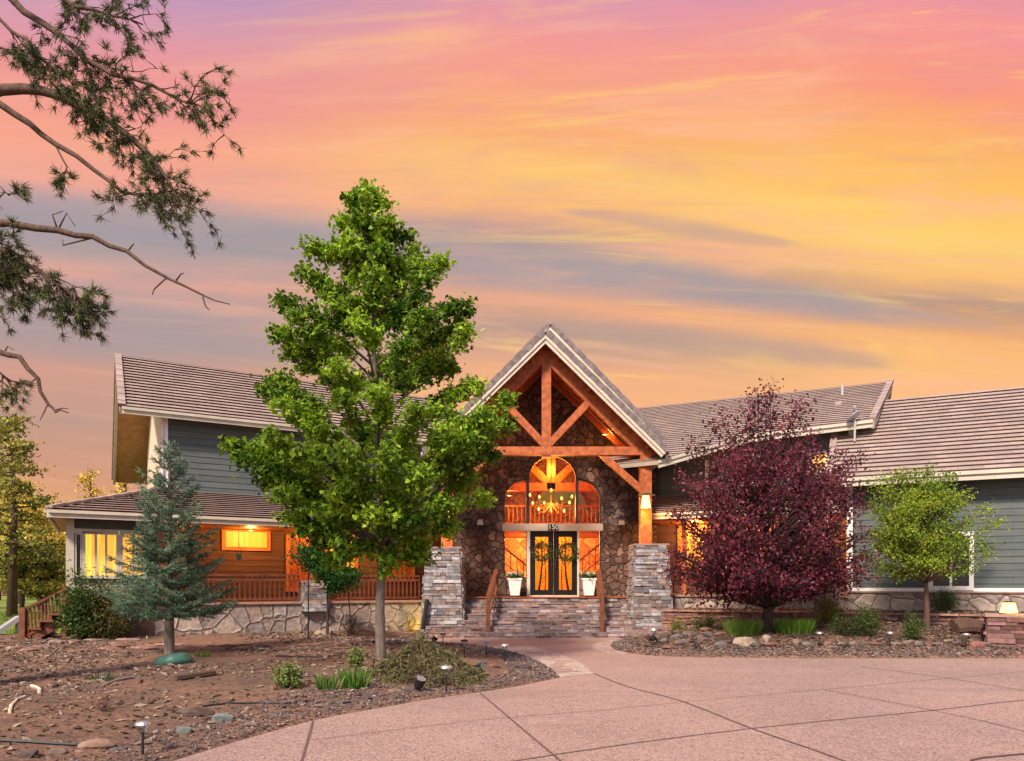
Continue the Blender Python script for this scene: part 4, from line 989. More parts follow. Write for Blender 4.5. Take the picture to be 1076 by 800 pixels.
# path lights
def path_light(x, y, label, s=1.0, kind=0):
    p = pg(x, y); t = thing('path_light', p, label, 'path light', 'solar path lights along the beds'); h = .24 * s
    m = MB(); m.tube([p + V3((0, 0, -.05)), p + V3((0, 0, h))], .014 * s, 6); m.build('stake', M['plastic_black'], t)
    m = MB(); m.lathe([(.028 * s, 0), (.05 * s, .07 * s), (.05 * s, .09 * s)], p + V3((0, 0, h)), 10); m.build('lens', M['clear'], t)
    m = MB(); m.lathe([(.075 * s, .088 * s), (.085 * s, .095 * s), (.07 * s, .125 * s), (.02 * s, .135 * s)], p + V3((0, 0, h)), 12); m.build('cap', M['steel'] if kind == 0 else M['plastic_black'], t)
PL = [(150, 793, 'silver capped path light in the left foreground near the driveway', .85, 0), (488, 691, 'path light in the left bed near the paved walk, third from the bed tip', 1.0, 1), (511, 690, 'path light in the left bed near the paved walk, second from the bed tip', 1.0, 0), (530.6, 696, 'path light nearest the right tip of the left bed', 1.0, 0), (469, 728, 'tall clear path light at the front edge of the left bed beside the black spotlight', 1.1, 0), (465.5, 680, 'bare black stake light at the back of the left bed', .9, 1),
      (687, 685, 'path light at the left end of the right bed', 1.2, 0), (730, 690, 'small dark path light left of the pale boulder', .8, 1), (861, 689, 'path light on the right bed edge below the dark red tree', 1.0, 0), (935, 689, 'white topped path light on the right bed edge, middle of three', 1.0, 0), (1015, 690, 'path light on the right bed edge near the stone pillar', 1.0, 0)]
for a in PL: path_light(*a)
t = thing('path_light', pg(681, 672), 'small square amber path light by the bottom step', 'path light'); p = pg(681, 672)
m = MB(); m.lathe([(.03, 0), (.05, .05), (.06, .12)], p, 4, ph=.78); m.build('lens', M['lampglass'], t); m = MB(); m.lathe([(.08, .12), (.07, .15)], p, 4, ph=.78); m.build('cap', M['bronze'], t)
spotlight(441, 727, 'black spotlight with silver lens at the front edge of the left bed', s=1.15)
spotlight(457, 676, 'white faced spotlight at the back of the left bed', s=1.1, dirx=.6)
spotlight(504, 711, 'black spotlight lying in the left bed near its tip', s=1.2, tilt=.2, dirx=.6)
spotlight(687, 676, 'silver spotlight at the tip of the right bed', s=1.2, tilt=.3, dirx=.5)

# ------------------------------------------------------------------ foliage
def unit(a): return a / np.maximum(np.linalg.norm(a, axis=1, keepdims=True), 1e-9)
def leafmesh(name, m, parent, C, size, col, shape='oval', up=.5, nrm=None):
    C = np.asarray(C, float); N = len(C); size = np.broadcast_to(np.asarray(size, float), (N,))[:, None]
    n = rng.normal(size=(N, 3)); n[:, 2] += up
    if nrm is not None: n = n * .6 + nrm
    n = unit(n); t = unit(np.cross(n, rng.normal(size=(N, 3)))); b = np.cross(n, t)
    if shape == 'oval':
        loc = [(-.5, 0, 0), (-.05, .30, .10), (.5, 0, -.06), (-.05, -.30, .10)]; fs = [(0, 1, 2), (0, 2, 3)]
    elif shape == 'maple':
        loc = [(-.5, 0, 0), (-.28, .50, -.05), (.02, .20, .08), (.55, 0, -.1), (.02, -.20, .08), (-.28, -.50, -.05)]; fs = [(0, 1, 2), (0, 2, 3, 4), (0, 4, 5)]
    else:
        loc = [(-.5, .07, 0), (-.5, -.07, 0), (.5, -.02, 0), (.5, .02, 0)]; fs = [(0, 1, 2, 3)]
    k = len(loc); P = np.stack([C + size * (a * t + c * b + d * n) for a, c, d in loc], 1).reshape(-1, 3)
    base = (np.arange(N) * k)[:, None]
    if len({len(f) for f in fs}) == 1:
        Fa = np.concatenate([base + np.array(f)[None] for f in fs], 1).reshape(-1, len(fs[0]))
    else:
        Fa = []; bl = base[:, 0].tolist()
        for q in bl:
            for f in fs: Fa.append([q + i for i in f])
    fc = np.repeat(np.asarray(col, float), len(fs), axis=0)
    return meshobj(name, P, Fa, m, parent, fc)
def needles(name, m, parent, A, D, L, wid, col):
    """thin blades from A along unit D of length L"""
    A = np.asarray(A, float); D = unit(np.asarray(D, float)); N = len(A); L = np.broadcast_to(np.asarray(L, float), (N,))[:, None]
    s = unit(np.cross(D, rng.normal(size=(N, 3)))) * wid
    P = np.stack([A - s, A + s, A + D * L + s * .3, A + D * L - s * .3], 1).reshape(-1, 3)
    Fa = (np.arange(N) * 4)[:, None] + np.arange(4)[None]
    return meshobj(name, P, Fa, m, parent, np.asarray(col, float))
def bez(p0, p1, arch=0.0, n=6, wig=.0):
    p0, p1 = V3(p0), V3(p1); L = (p1 - p0).length; c = (p0 + p1) / 2 + V3((0, 0, arch * L)) + V3(rng.normal(size=3)) * wig * L
    return [p0 * (1 - t) ** 2 + c * 2 * t * (1 - t) + p1 * t * t for t in np.linspace(0, 1, n)]
def leafcols(N, a, b, groups=None, var=.18):
    f = rng.random(N)[:, None] if groups is None else np.clip(groups[:, None] + rng.normal(size=(N, 1)) * .2, 0, 1)
    return np.clip((np.array(a) * (1 - f) + np.array(b) * f) * (1 + rng.normal(size=(N, 1)) * var), .003, 1)
def broadleaf(name, label, cat, base, trunk, r0, tips, nleaf, lsize, ca, cb, bark, lm, shape='oval', slope=.7, arch=.08, spread=.2, twig=.5, tw_n=5, group=None, zmin=None, start=.3, up=.5, flat=.8, trunk_name='trunk', cond=None):
    root = thing(name, base, label, cat, group); tb_ = MB()
    trunk = [V3(p) for p in trunk]; n = len(trunk); tb_.tube([trunk[0] + V3((0, 0, -.15))] + trunk, [r0 * 1.35] + [max(r0 * (1 - .85 * i / (n - 1)), .012) for i in range(n)], 9)
    cl = []; cg = []
    zl = zmin if zmin is not None else trunk[1].z
    for tp in tips:
        tp = V3(tp); best = None
        # where on the trunk this limb leaves
        hd = 1e9
        for i in range(n - 1):
            for w_ in np.linspace(0, 1, 6):
                q = trunk[i].lerp(trunk[i + 1], w_)
                if q.z < zl: continue
                h = math.hypot(tp.x - q.x, tp.y - q.y); e = abs((tp.z - q.z) - slope * h)
                if e < hd: hd = e; best = q; bi = i + w_
        if best is None: best = trunk[-1]; bi = n - 1
        path = bez(best, tp, arch, 6, .04); L = (tp - best).length
        rb = min(r0 * (1 - .85 * bi / (n - 1)) * .6, .012 + .017 * L)
        tb_.tube(path, [rb * (1 - .85 * i / 5) + .003 for i in range(6)], 5)
        g = rng.random()
        K = max(3, int(tw_n * (0.5 + L * .5)))
        for j in range(K):
            f = start + (1 - start) * (j + rng.random()) / K; ip = min(int(f * 5), 4); q = path[ip].lerp(path[ip + 1], f * 5 - ip)
            d = V3(rng.normal(size=3)); d.z = d.z * .6 + .25; d.normalize(); d = (d + (tp - best).normalized() * .7).normalized()
            e = q + d * twig * (.4 + .6 * rng.random()) * (.55 + .6 * (1 - f))
            tb_.tube([q, q.lerp(e, .5) + V3((0, 0, .02)), e], [.008, .006, .003], 3)
            for w_ in (.45, .75, 1.0): cl.append(q.lerp(e, w_)); cg.append(.65 * g + .35 * rng.random())
        cl.append(tp); cg.append(g)
    tb_.build(trunk_name, bark, root, smooth=True)
    cl = np.array([tuple(c) for c in cl]); cg = np.array(cg); N = nleaf
    idx = rng.integers(0, len(cl), N); C = cl[idx] + rng.normal(size=(N, 3)) * np.array([spread, spread, spread * flat])
    if cond is not None: ok = cond(C); C = C[ok]; idx = idx[ok]; N = len(C)
    sz = lsize * rng.uniform(.6, 1.25, N)
    leafmesh('crown', lm, root, C, sz, leafcols(N, ca, cb, cg[idx]), shape, up)
    return root
# ---- the maple in front
mb_ = pg(400, 692); Ym = mb_.y
def mp(x, y, dy=0): return pt(x, y, Ym + dy)
tr_ = [mb_, mp(399, 640), mp(401, 590), mp(398, 520), mp(396, 440), mp(392, 350), mp(388, 270), mp(385, 215)]
tips = [(385, 203, 0), (380, 232, -.3), (396, 246, .3), (372, 258, -.3), (402, 268, -.3), (384, 276, .4), (412, 292, .3), (366, 290, .3), (395, 310, -.5), (376, 318, -.5), (420, 325, -.4), (352, 335, -.4), (376, 214, .2), (394, 212, -.2), (365, 236, .2), (405, 238, -.2), (420, 250, 0), (352, 262, .2), (330, 262, .1), (437, 272, .1), (465, 275, 0), (455, 292, -.4), (318, 290, .2), (300, 318, 0), (490, 322, 0), (478, 345, .4), (310, 336, -.5), (290, 350, .2), (492, 352, 0), (474, 385, .3), (300, 372, .5), (455, 330, -.7), (345, 320, -.7), (400, 290, -.6), (380, 340, -1.1), (425, 360, -1.2), (350, 385, -1.2), (340, 300, .7), (430, 310, .8), (400, 330, 1.0), (450, 380, 1.2), (340, 360, 1.2),
        (278, 410, 0), (296, 425, -.6), (285, 398, .5), (478, 415, .8), (505, 405, .3), (528, 424, 0), (534, 450, -.3), (515, 440, -.8), (520, 478, 0), (500, 462, -1.2), (496, 500, .5), (508, 520, 0), (262, 470, .2), (243, 470, 0), (258, 488, -.3), (276, 502, 0), (290, 520, -.6), (300, 545, .2), (282, 455, -.8), (300, 480, 1.0), (315, 440, 1.6), (320, 560, -.2), (335, 570, .6), (345, 540, -.8), (360, 420, -1.8), (400, 410, -1.8), (440, 430, -1.9), (470, 450, -1.6), (330, 470, -1.6), (370, 480, -2.2), (410, 480, -2.3), (445, 500, -2.0), (350, 520, -1.5), (395, 540, -1.8), (430, 550, -1.4), (470, 530, -1.0), (480, 552, -.2), (440, 572, -.2), (360, 575, -.6), (410, 590, -.7), (390, 450, 1.8), (430, 460, 2.0), (350, 460, 1.8), (460, 490, 1.6), (400, 520, 2.0), (330, 510, 1.5), (455, 545, 1.2), (420, 565, 1.3), (385, 570, .9), (345, 592, .2), (450, 520, .6), (375, 530, .4), (400, 380, 1.4), (425, 400, .4), (360, 400, .5), (440, 590, -.3)]
broadleaf('maple_tree', 'tall bright green maple with a pale grey trunk in front of the house', 'tree', mb_, tr_, .105, [mp(*t) for t in tips], 54000, .108, (.024, .085, .006), (.33, .49, .03), M['bark_grey'], M['leaf'], 'maple', slope=.75, arch=.06, spread=.105, twig=.36, tw_n=3.6, start=.48, up=.9, flat=.75, zmin=2.2)
# ---- dark red plum
pb_ = pg(805, 664); Yp_ = pb_.y
def pp_(x, y, dy=0): return pt(x, y, Yp_ + dy)
tips = []
while len(tips) < 170:
    a = rng.uniform(0, 2 * math.pi); h = rng.uniform(-.95, 1); rr_ = (1 - abs(h) ** 2.6) ** .5; k = rng.uniform(.45, 1.0) ** .7
    tips.append((807 + 102 * rr_ * math.cos(a) * k * (1 - .12 * max(h, 0)), 545 - (98 if h > 0 else 76) * h * (.35 + .65 * k), 2.5 * rr_ * math.sin(a) * k))
for k in range(46):
    a = k * 2.4; r = rng.uniform(.5, 1.0); tips.append((807 + 104 * r * math.cos(a), 604 + 18 * rng.random() - 8 * r, 2.5 * r * math.sin(a)))
for k in range(30):
    a = k * 2.4; tips.append((806 + 100 * math.cos(a), 500 + rng.uniform(-20, 90), 2.3 * math.sin(a)))
tips += [(790, 402, 0), (779, 410, .1), (797, 398, -.1), (770, 432, .3), (808, 388, 0), (806, 402, 0), (757, 424, 0), (745, 430, .2), (728, 447, 0), (724, 470, 0), (838, 408, 0), (848, 412, .2), (832, 420, 0), (860, 440, 0), (818, 420, .4), (712, 540, 0), (703, 580, 0), (708, 610, .3), (722, 622, -.3), (913, 560, 0), (908, 600, 0), (895, 618, .2), (900, 520, 0), (880, 480, 0), (743, 628, 0), (700, 600, -.2), (915, 585, 0), (885, 500, -.4)]
broadleaf('plum_tree', 'round dark red leaved plum tree in the right bed', 'tree', pb_, [pb_, pp_(806, 650), pp_(808, 636), pp_(806, 615), pp_(806, 570), pp_(804, 520)], .17, [pp_(x_, y_ + (16 if y_ < 470 else 0), d_) for x_, y_, d_ in tips], 40000, .098, (.024, .008, .013), (.22, .043, .062), M['bark_dark'], M['leafplum'], 'oval', slope=.9, arch=.05, spread=.14, twig=.40, tw_n=4, start=.45, up=.3, zmin=pp_(0, 640).z, flat=1.0)
# ---- light green tree on the right
gb_ = pg(974, 662); Yg_ = gb_.y
def gp_(x, y, dy=0): return pt(x, y, Yg_ + dy)
tips = []
while len(tips) < 85:
    a = rng.uniform(0, 2 * math.pi); h = rng.uniform(-.9, 1); rr_ = math.sqrt(1 - h * h); k = rng.uniform(.55, 1.0)
    tips.append((972 + 56 * rr_ * math.cos(a) * k, 558 - (52 if h > 0 else 44) * h * k, 1.4 * rr_ * math.sin(a) * k))
tips += [(1038, 538, 0), (1052, 550, .2), (1044, 575, 0), (1034, 585, 0), (920, 512, 0), (928, 505, .2), (912, 530, 0), (914, 585, 0), (944, 497, 0), (960, 502, 0), (978, 494, 0), (1000, 503, .1), (1015, 520, 0), (920, 597, 0), (945, 604, 0), (1020, 598, .2), (925, 560, -.5)]
broadleaf('green_tree', 'small light green tree in front of the right wing window', 'tree', gb_, [gb_, gp_(974, 640), gp_(973, 612), gp_(971, 570), gp_(970, 520)], .085, [gp_(*t) for t in tips], 25000, .075, (.07, .14, .014), (.34, .42, .04), M['bark_brown'], M['leaf'], 'oval', slope=.55, arch=.05, spread=.12, twig=.36, tw_n=3.4, start=.4, up=.5, zmin=gp_(0, 615).z, flat=.8)
# ---- small staked tree behind the maple
sb_ = pg(344, 668); Ys_ = sb_.y
def sp_(x, y, dy=0): return pt(x, y, Ys_ + dy)
tips = [(x_, y_, d_) for x_, y_, d_ in zip(345 + 38 * np.cos(np.arange(34) * 2.4) * np.sqrt(rng.random(34)), 597 + 22 * np.sin(np.arange(34) * 2.4 + 1) * np.sqrt(rng.random(34)), rng.normal(size=34) * .45)]
broadleaf('young_tree', 'small dark green young tree on a thin trunk behind the maple', 'tree', sb_, [sb_, sp_(344, 640), sp_(344, 615), sp_(345, 590)], .045, [sp_(*t) for t in tips], 7500, .085, (.012, .05, .006), (.03, .12, .012), M['bark_dark'], M['leaf'], 'oval', slope=.4, spread=.12, twig=.25, zmin=sp_(0, 625).z)
for x0_, y0_, x1_, y1_, lb in ((324, 672, 324, 600, 'thin black stake left of the young tree'), (370, 665, 361, 575, 'thin leaning stake right of the young tree')):
    m = MB(); m.tube([pg(x0_, y0_) + V3((0, 0, -.05)), pt(x1_, y1_, pg(x0_, y0_).y)], .018, 6); tag(m.build('tree_stake', M['plastic_black']), lb, 'stake')

# ---- blue spruce
def spruce(name, label, base, top, rb, whorls, col_a, col_b, trunk_m, group=None, dens=1.0, low=.18, r0=.11):
    root = thing(name, base, label, 'tree', group); base = V3(base); top = V3(top); Hh = (top - base).length
    m = MB(); m.tube([base + V3((0, 0, -.1)), base, base.lerp(top, .5), top], [r0 * 1.2, r0, r0 * .55, .012], 8); A = []; D = []; G = []
    for w_ in range(whorls):
        f = low + (1 - low) * (w_ / whorls) ** 1.0; z = base.lerp(top, f); L = rb * (1 - f) ** .85 / (1 - low) ** .85 + .10
        nbr = int(8 * (1 - f) + 5); ph = rng.uniform(0, 6)
        for k in range(nbr):
            a = ph + 2 * math.pi * (k + rng.uniform(-.25, .25)) / nbr; l = L * rng.uniform(.62, 1.12); g = rng.random()
            d = V3((math.cos(a), math.sin(a), 0)); p0 = z + V3((0, 0, rng.uniform(-.08, .08))); rise = -.16 + .75 * f
            P = [p0 + d * l * t + V3((0, 0, l * (rise * t + .22 * t * t))) for t in np.linspace(0, 1, 6)]
            m.tube(P, [.016 * (1 - f) + .006, .012, .010, .008, .006, .003], 4)
            side = V3((-d.y, d.x, 0))
            def line(q0, q1, n):
                dd = (q1 - q0)
                for i in range(n):
                    t = (i + rng.random()) / n; c = q0 + dd * t; e = dd.normalized() * .6 + V3(rng.normal(size=3)) * .75; e.z += .25
                    A.append(tuple(c)); D.append(tuple(e)); G.append(g)
            for i in range(5): line(P[i], P[i + 1], int((P[i + 1] - P[i]).length * 95 * dens) + 2)
            nt_ = int(l / .13) + 1
            for j in range(nt_):
                t = .22 + .75 * (j + rng.random()) / nt_; i = min(int(t * 5), 4); q = P[i].lerp(P[i + 1], t * 5 - i)
                for s_ in (-1, 1):
                    ll = l * .42 * (1.08 - t) + .05; e = q + (d * .75 + side * s_ * .8 + V3((0, 0, rng.uniform(-.25, .1)))).normalized() * ll
                    line(q, e, int(ll * 95 * dens) + 2)
    m.build('trunk', trunk_m, root, smooth=True)
    N = len(A); G = np.array(G); wid_ = .0062
    needles('crown', M['needle'], root, A, D, rng.uniform(.035, .075, N) * (1.35 if dens < .8 else 1.1), wid_, leafcols(N, col_a, col_b, G))
    return root
sb2 = pg(178, 687)
spruce('blue_spruce', 'blue green spruce in front of the left wing sunroom', sb2, pt(178, 463, sb2.y), 1.22, 17, (.035, .07, .04), (.18, .27, .165), M['bark_grey'], dens=1.25)

# ---- pine at the left edge: trunk outside the picture, limbs reaching in
Yq = 9.0
pine = thing('pine_tree', (-8.1, Yq + .3, H(-8.1, Yq + .3)), 'large dark pine whose limbs hang into the upper left of the sky', 'tree')
m = MB(); zb = H(-8.1, Yq + .3); m.tube([(-8.1, Yq + .3, zb - .2), (-8.05, Yq + .3, 3), (-8.15, Yq + .35, 7), (-8.1, Yq + .3, 12), (-8.0, Yq + .3, 17)], [.36, .30, .25, .18, .05], 12)
tA = []; tD = []; tG = []
def tuft(c, d, n=26, g=None):
    g = rng.random() if g is None else g
    for _ in range(n):
        e = V3(d) * .9 + V3(rng.normal(size=3)) * .62; e.z -= .08; tA.append(tuple(V3(c) + V3(rng.normal(size=3)) * .012)); tD.append(tuple(e)); tG.append(g)
def qx(x, y, dy=0): return pt(x, y, Yq + dy)
def spray(p, d, l, lev=0):
    """a twig with side twigs ending in needle tufts"""
    d = V3(d).normalized(); P = [V3(p)]; k = max(3, int(l / .09))
    for i in range(k):
        d = (d + V3(rng.normal(size=3)) * .25 + V3((0, 0, -.05))).normalized(); P.append(P[-1] + d * l / k)
    m.tube(P, [max(.012 * (1 - i / k) * (1 if lev == 0 else .7), .0035) for i in range(k + 1)], 4)
    for i in range(1, k + 1):
        if lev < 1 and rng.random() < .75:
            s_ = (d + V3(rng.normal(size=3)) * .9).normalized(); spray(P[i], s_, l * rng.uniform(.25, .5), lev + 1)
        elif lev >= 1 and rng.random() < .35: tuft(P[i], (P[i] - P[i - 1]).normalized(), 12)
    tuft(P[-1], d, 26)
def limb(pts, r0, r1, sprays=(), dens=0, dirs=(.5, 0, -.35), ln=(.3, .7)):
    P = [qx(*p) for p in pts]; out = []
    for i in range(len(P) - 1):
        for t in (0, .5): out.append(P[i].lerp(P[i + 1], t) + V3(rng.normal(size=3)) * (.012 if i else 0))
    out.append(P[-1]); m.tube(out, np.linspace(r0, r1, len(out)).tolist(), 7)
    for _ in range(dens):
        t = rng.uniform(*sprays) * (len(out) - 1); i = min(int(t), len(out) - 2); q = out[i].lerp(out[i + 1], t - i)
        d = (out[i + 1] - out[i]).normalized() + V3(rng.normal(size=3)) * .55 + V3(dirs) * .6; spray(q, d, rng.uniform(*ln))
    return out
limb([(-146, 150, .3), (-60, 112, .2), (0, 95), (42, 96), (80, 110), (112, 126), (150, 152), (174, 184, -.1), (190, 216, -.2)], .085, .012, (.45, 1), 34, (.25, 0, -.6), (.25, .55))
limb([(-130, 60, .3), (0, 108, .3), (30, 130, .3), (58, 152, .3), (100, 178, .3), (130, 204, .2), (158, 206, .2), (185, 200, .1)], .05, .010, (.62, 1), 16, (.2, 0, -.8), (.25, .55))
limb([(-120, 300, .3), (-40, 240, .1), (10, 237), (60, 240), (98, 250), (133, 266), (176, 291), (213, 312), (242, 320)], .06, .005, (0, 0), 0)
for a, b, c in (((62, 240), (70, 224), (79, 238)), ((60, 240), (55, 226), (66, 222)), ((133, 266), (139, 258), (141, 256)), ((176, 291), (162, 304), (160, 310)), ((213, 312), (216, 322), (220, 326)), ((98, 250), (66, 258), (66, 252)), ((185, 295), (190, 288), (193, 287))):
    m.tube([qx(*a), qx(*b), qx(*c)], [.012, .009, .005], 5)
limb([(-110, -60, .2), (0, -14, .2), (25, 12, .2), (62, 36, .1), (90, 62), (118, 78, -.1), (160, 90, -.2), (190, 106, -.2), (205, 110, -.2)], .055, .008, (.3, .97), 28, (.5, 0, -.3), (.3, .7))
limb([(-60, -50, -.2), (40, -20, -.2), (80, 8, -.2), (118, 15, -.2), (150, 26, -.2)], .04, .008, (.3, 1), 16, (.4, 0, -.3), (.25, .6))
limb([(-90, 20, -.1), (0, 20, -.1), (30, 45, -.1), (50, 66, -.1), (75, 82, -.1)], .03, .008, (.3, 1), 16, (.2, 0, -.6), (.25, .5))
limb([(-90, 40, .4), (0, 50, .4), (22, 66, .4), (40, 78, .4)], .02, .006, (.3, 1), 7, (.2, 0, -.6), (.2, .4))
limb([(-120, 250, -.2), (-60, 255, -.2), (0, 262, -.2), (30, 280, -.2), (58, 296, -.3), (80, 310, -.3)], .05, .010, (.35, 1), 36, (.2, 0, -.7), (.25, .55))
limb([(-120, 200, -.4), (-60, 225, -.4), (-8, 250, -.4), (8, 280, -.4), (22, 312, -.4)], .04, .010, (.45, 1), 20, (.1, 0, -.9), (.25, .5))
limb([(-120, 395, .2), (-40, 378, .1), (0, 370), (20, 377), (38, 398), (50, 425), (58, 432), (72, 434)], .05, .006, (0, 0), 0)
for a, b, c in (((50, 425), (46, 434), (42, 442)), ((5, 370), (8, 364), (15, 368)), ((38, 398), (30, 404), (33, 410)), ((58, 431), (66, 429), (72, 430))): m.tube([qx(*a), qx(*b), qx(*c)], [.010, .008, .004], 5)
limb([(-120, 420, .3), (-40, 396, .3), (0, 392, .3), (10, 402, .3)], .03, .008, (.5, 1), 7, (.3, 0, -.5), (.2, .35))
limb([(-100, 240, .2), (-20, 215, .2), (0, 196, .2), (10, 206, .2)], .025, .006, (.85, 1), 3, (.2, 0, -.5), (.15, .25))
limb([(58, 152, .3), (70, 176, .3), (64, 184, .3)], .012, .005, (.5, 1), 4, (-.1, 0, -.6), (.12, .25))
m.build('trunk', M['bark_pine'], pine, smooth=True)
N = len(tA); needles('crown', M['needle'], pine, tA, tD, rng.uniform(.06, .115, N), 0.0046, leafcols(N, (.028, .045, .016), (.12, .135, .042), np.array(tG)))

# ---- trees beyond the left end of the house
def far_pine(x, ytop, ybase, Y, rad, label, ca, cb, n=5200, lsz=.16, bare=.25):
    b = pt(x, ybase, Y); b.z = 0.05; t_ = pt(x, ytop, Y); root = thing('pine_tree', b, label, 'tree', 'pines beyond the left end of the house'); Hh = t_.z - b.z
    mm = MB(); mm.tube([b + V3((0, 0, -.1)), b.lerp(t_, .5) + V3((.1, 0, 0)), t_], [.02 * Hh + .05, .012 * Hh + .03, .02], 7); C = []; G = []
    K = int(16 + Hh * 3.4)
    for k in range(K):
        f = bare + (1 - bare) * (k + rng.random()) / K; z = b.lerp(t_, f); a = rng.uniform(0, 6.28); l = rad * (1 - f) ** .65 * rng.uniform(.5, 1.1) + .15
        e = z + V3((math.cos(a) * l, math.sin(a) * l, l * rng.uniform(-.05, .35))); mm.tube([z, z.lerp(e, .5) + V3((0, 0, -.05)), e], [.05, .03, .01], 4); g = rng.random()
        for t in (.45, .7, .9, 1.0): C.append(tuple(z.lerp(e, t))); G.append(g)
    mm.build('trunk', M['bark_pine'], root, smooth=True); C = np.array(C); G = np.array(G); idx = rng.integers(0, len(C), n)
    Cc = C[idx] + rng.normal(size=(n, 3)) * np.array([.24, .24, .11]) * (rad / 1.9) ** .5
    leafmesh('crown', M['needle'], root, Cc, lsz * rng.uniform(.6, 1.3, n), leafcols(n, ca, cb, G[idx]), 'oval', .4)
DK = ((.10, .13, .025), (.40, .36, .06)); PAINTED_GLOW = ((.34, .27, .04), (.80, .55, .08))  # second pair paints the low sun's golden backlight into the leaf colours
far_pine(12, 438, 650, 30, 2.1, 'tall thin topped pine rising above the trees left of the house', *DK, n=5000)
far_pine(-22, 410, 650, 27, 2.6, 'dense dark pine at the far left edge of the picture', *DK, n=3000)
far_pine(42, 528, 645, 36, 2.2, 'pine with painted gold light just left of the sunroom roof corner', *PAINTED_GLOW, n=4200)
far_pine(22, 505, 645, 44, 3.0, 'pine with painted gold light behind the tall thin topped one', *PAINTED_GLOW, n=4200)
far_pine(60, 560, 640, 41, 2.0, 'low yellow green pine with painted gold light right behind the wooden stair', *PAINTED_GLOW, n=3400)
far_pine(72, 545, 640, 50, 2.6, 'pine with painted gold light half hidden behind the sunroom corner', *PAINTED_GLOW, n=3400)
far_pine(-2, 545, 640, 50, 3.0, 'broad pine with painted gold light at the left edge far behind', *PAINTED_GLOW, n=3600)
far_pine(95, 496, 640, 42, 1.5, 'slender young pine top above the sunroom roof, nearer its corner', *PAINTED_GLOW, n=1300, bare=.45)
far_pine(132, 500, 640, 43, 1.4, 'slender young pine top above the sunroom roof beside the gable', *PAINTED_GLOW, n=900, bare=.5)
far_pine(46, 575, 640, 33, 1.7, 'green pine low behind the wooden stair rail', *DK, n=5000)
far_pine(22, 570, 642, 32, 1.8, 'green pine low at left with a bare lower trunk', *DK, n=5000, bare=.35)
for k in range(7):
    far_pine(-30 + k * 20, 572 + (k % 3) * 9, 636, 62 + (k % 2) * 6, 3.6, 'hazy pine with painted gold light in the far row behind the left end of the house', *PAINTED_GLOW, n=1500, lsz=.36)
far_pine(-60, 500, 650, 36, 3.0, 'leafy pine just outside the left edge', *DK, n=4000)

# ---- shrubs, clumps and grasses
def shrub(x, y, wpx, hpx, label, ca, cb, n=1800, lsz=.05, name='shrub', lm='leaf', shape='oval', up=.5, cat='shrub', group=None, stems=14, P=None, top=.0):
    b = P or pg(x, y); k = b.y / F; w_, h = wpx * k / 2, hpx * k; root = thing(name, b, label, cat, group); mm = MB(); C = []; G = []
    for i in range(stems * 3):
        a = rng.uniform(0, 6.28); e = rng.uniform(.1, 1.45); q = rng.uniform(.6, 1.0)
        tip = b + V3((math.cos(a) * math.cos(e) * w_ * q, math.sin(a) * math.cos(e) * w_ * q, h * (.18 + .82 * math.sin(e)) * q)); mm.tube([b + V3((0, 0, -.03)), b.lerp(tip, .5) + V3(rng.normal(size=3)) * .02, tip], [.010, .007, .003], 3)
        g = rng.random()
        for t in (.5, .7, .85, 1.0): C.append(tuple(b.lerp(tip, t))); G.append(g)
    mm.build('stems', M['bark_brown'], root); C = np.array(C); G = np.array(G); idx = rng.integers(0, len(C), n); s_ = .13 * math.sqrt(w_ * h)
    leafmesh('foliage', M[lm], root, C[idx] + rng.normal(size=(n, 3)) * s_, lsz * rng.uniform(.6, 1.3, n), leafcols(n, ca, cb, G[idx]), shape, up)
    return root
GR = ((.025, .06, .012), (.10, .16, .03)); YG = ((.06, .10, .02), (.22, .26, .06)); OL = ((.05, .055, .015), (.16, .14, .04))
q = LF.P(9.35, -.75, 0); q.z = H(q.x, q.y); shrub(0, 0, 66, 64, 'large loose shrub growing against the brown sunroom base', *OL, n=5200, lsz=.07, P=q)
q = LF.P(9.75, -.7, 0); q.z = H(q.x, q.y); shrub(0, 0, 46, 82, 'upright green shrub at the sunroom corner below its window', *GR, n=3600, lsz=.08, P=q)
shrub(303, 722, 34, 29, 'small pale green mound in the middle of the left bed', (.10, .15, .035), (.30, .36, .10), 1500, .05)
shrub(374, 700, 24, 20, 'pale green small shrub left of the maple trunk', (.10, .15, .035), (.30, .34, .10), 900, .045)
shrub(369, 668, 40, 24, 'bare brown twiggy shrub before the left foundation wall', (.10, .07, .04), (.20, .15, .08), 350, .035, stems=30)
shrub(430, 664, 30, 26, 'yellow lit shrub beside the left stone column', (.12, .12, .02), (.24, .2, .04), 260, .04, stems=8)
shrub(742, 646, 44, 22, 'green shrub behind the low wall left of the plum trunk', *GR, n=1500, lsz=.05)
shrub(712, 646, 26, 22, 'narrow yellow green shrub beside the right stone column', *YG, n=800, lsz=.05)
shrub(868, 655, 40, 33, 'bright round shrub right of the plum trunk', *YG, n=1900, lsz=.05)
shrub(910, 655, 34, 36, 'dark green round shrub left of the small light green tree', *GR, n=1900, lsz=.05)
shrub(888, 668, 46, 22, 'low dark shrub in front of the round ones', (.018, .035, .010), (.06, .09, .02), 1500, .045)
shrub(960, 657, 26, 32, 'small dark green shrub touching the light green tree trunk', *GR, n=1100, lsz=.05)
q = RF.P(8.2, -.6, 0); q.z = H(q.x, q.y); shrub(0, 0, 36, 26, 'green shrub against the stone base below the white framed window', *GR, n=1500, lsz=.05, P=q)
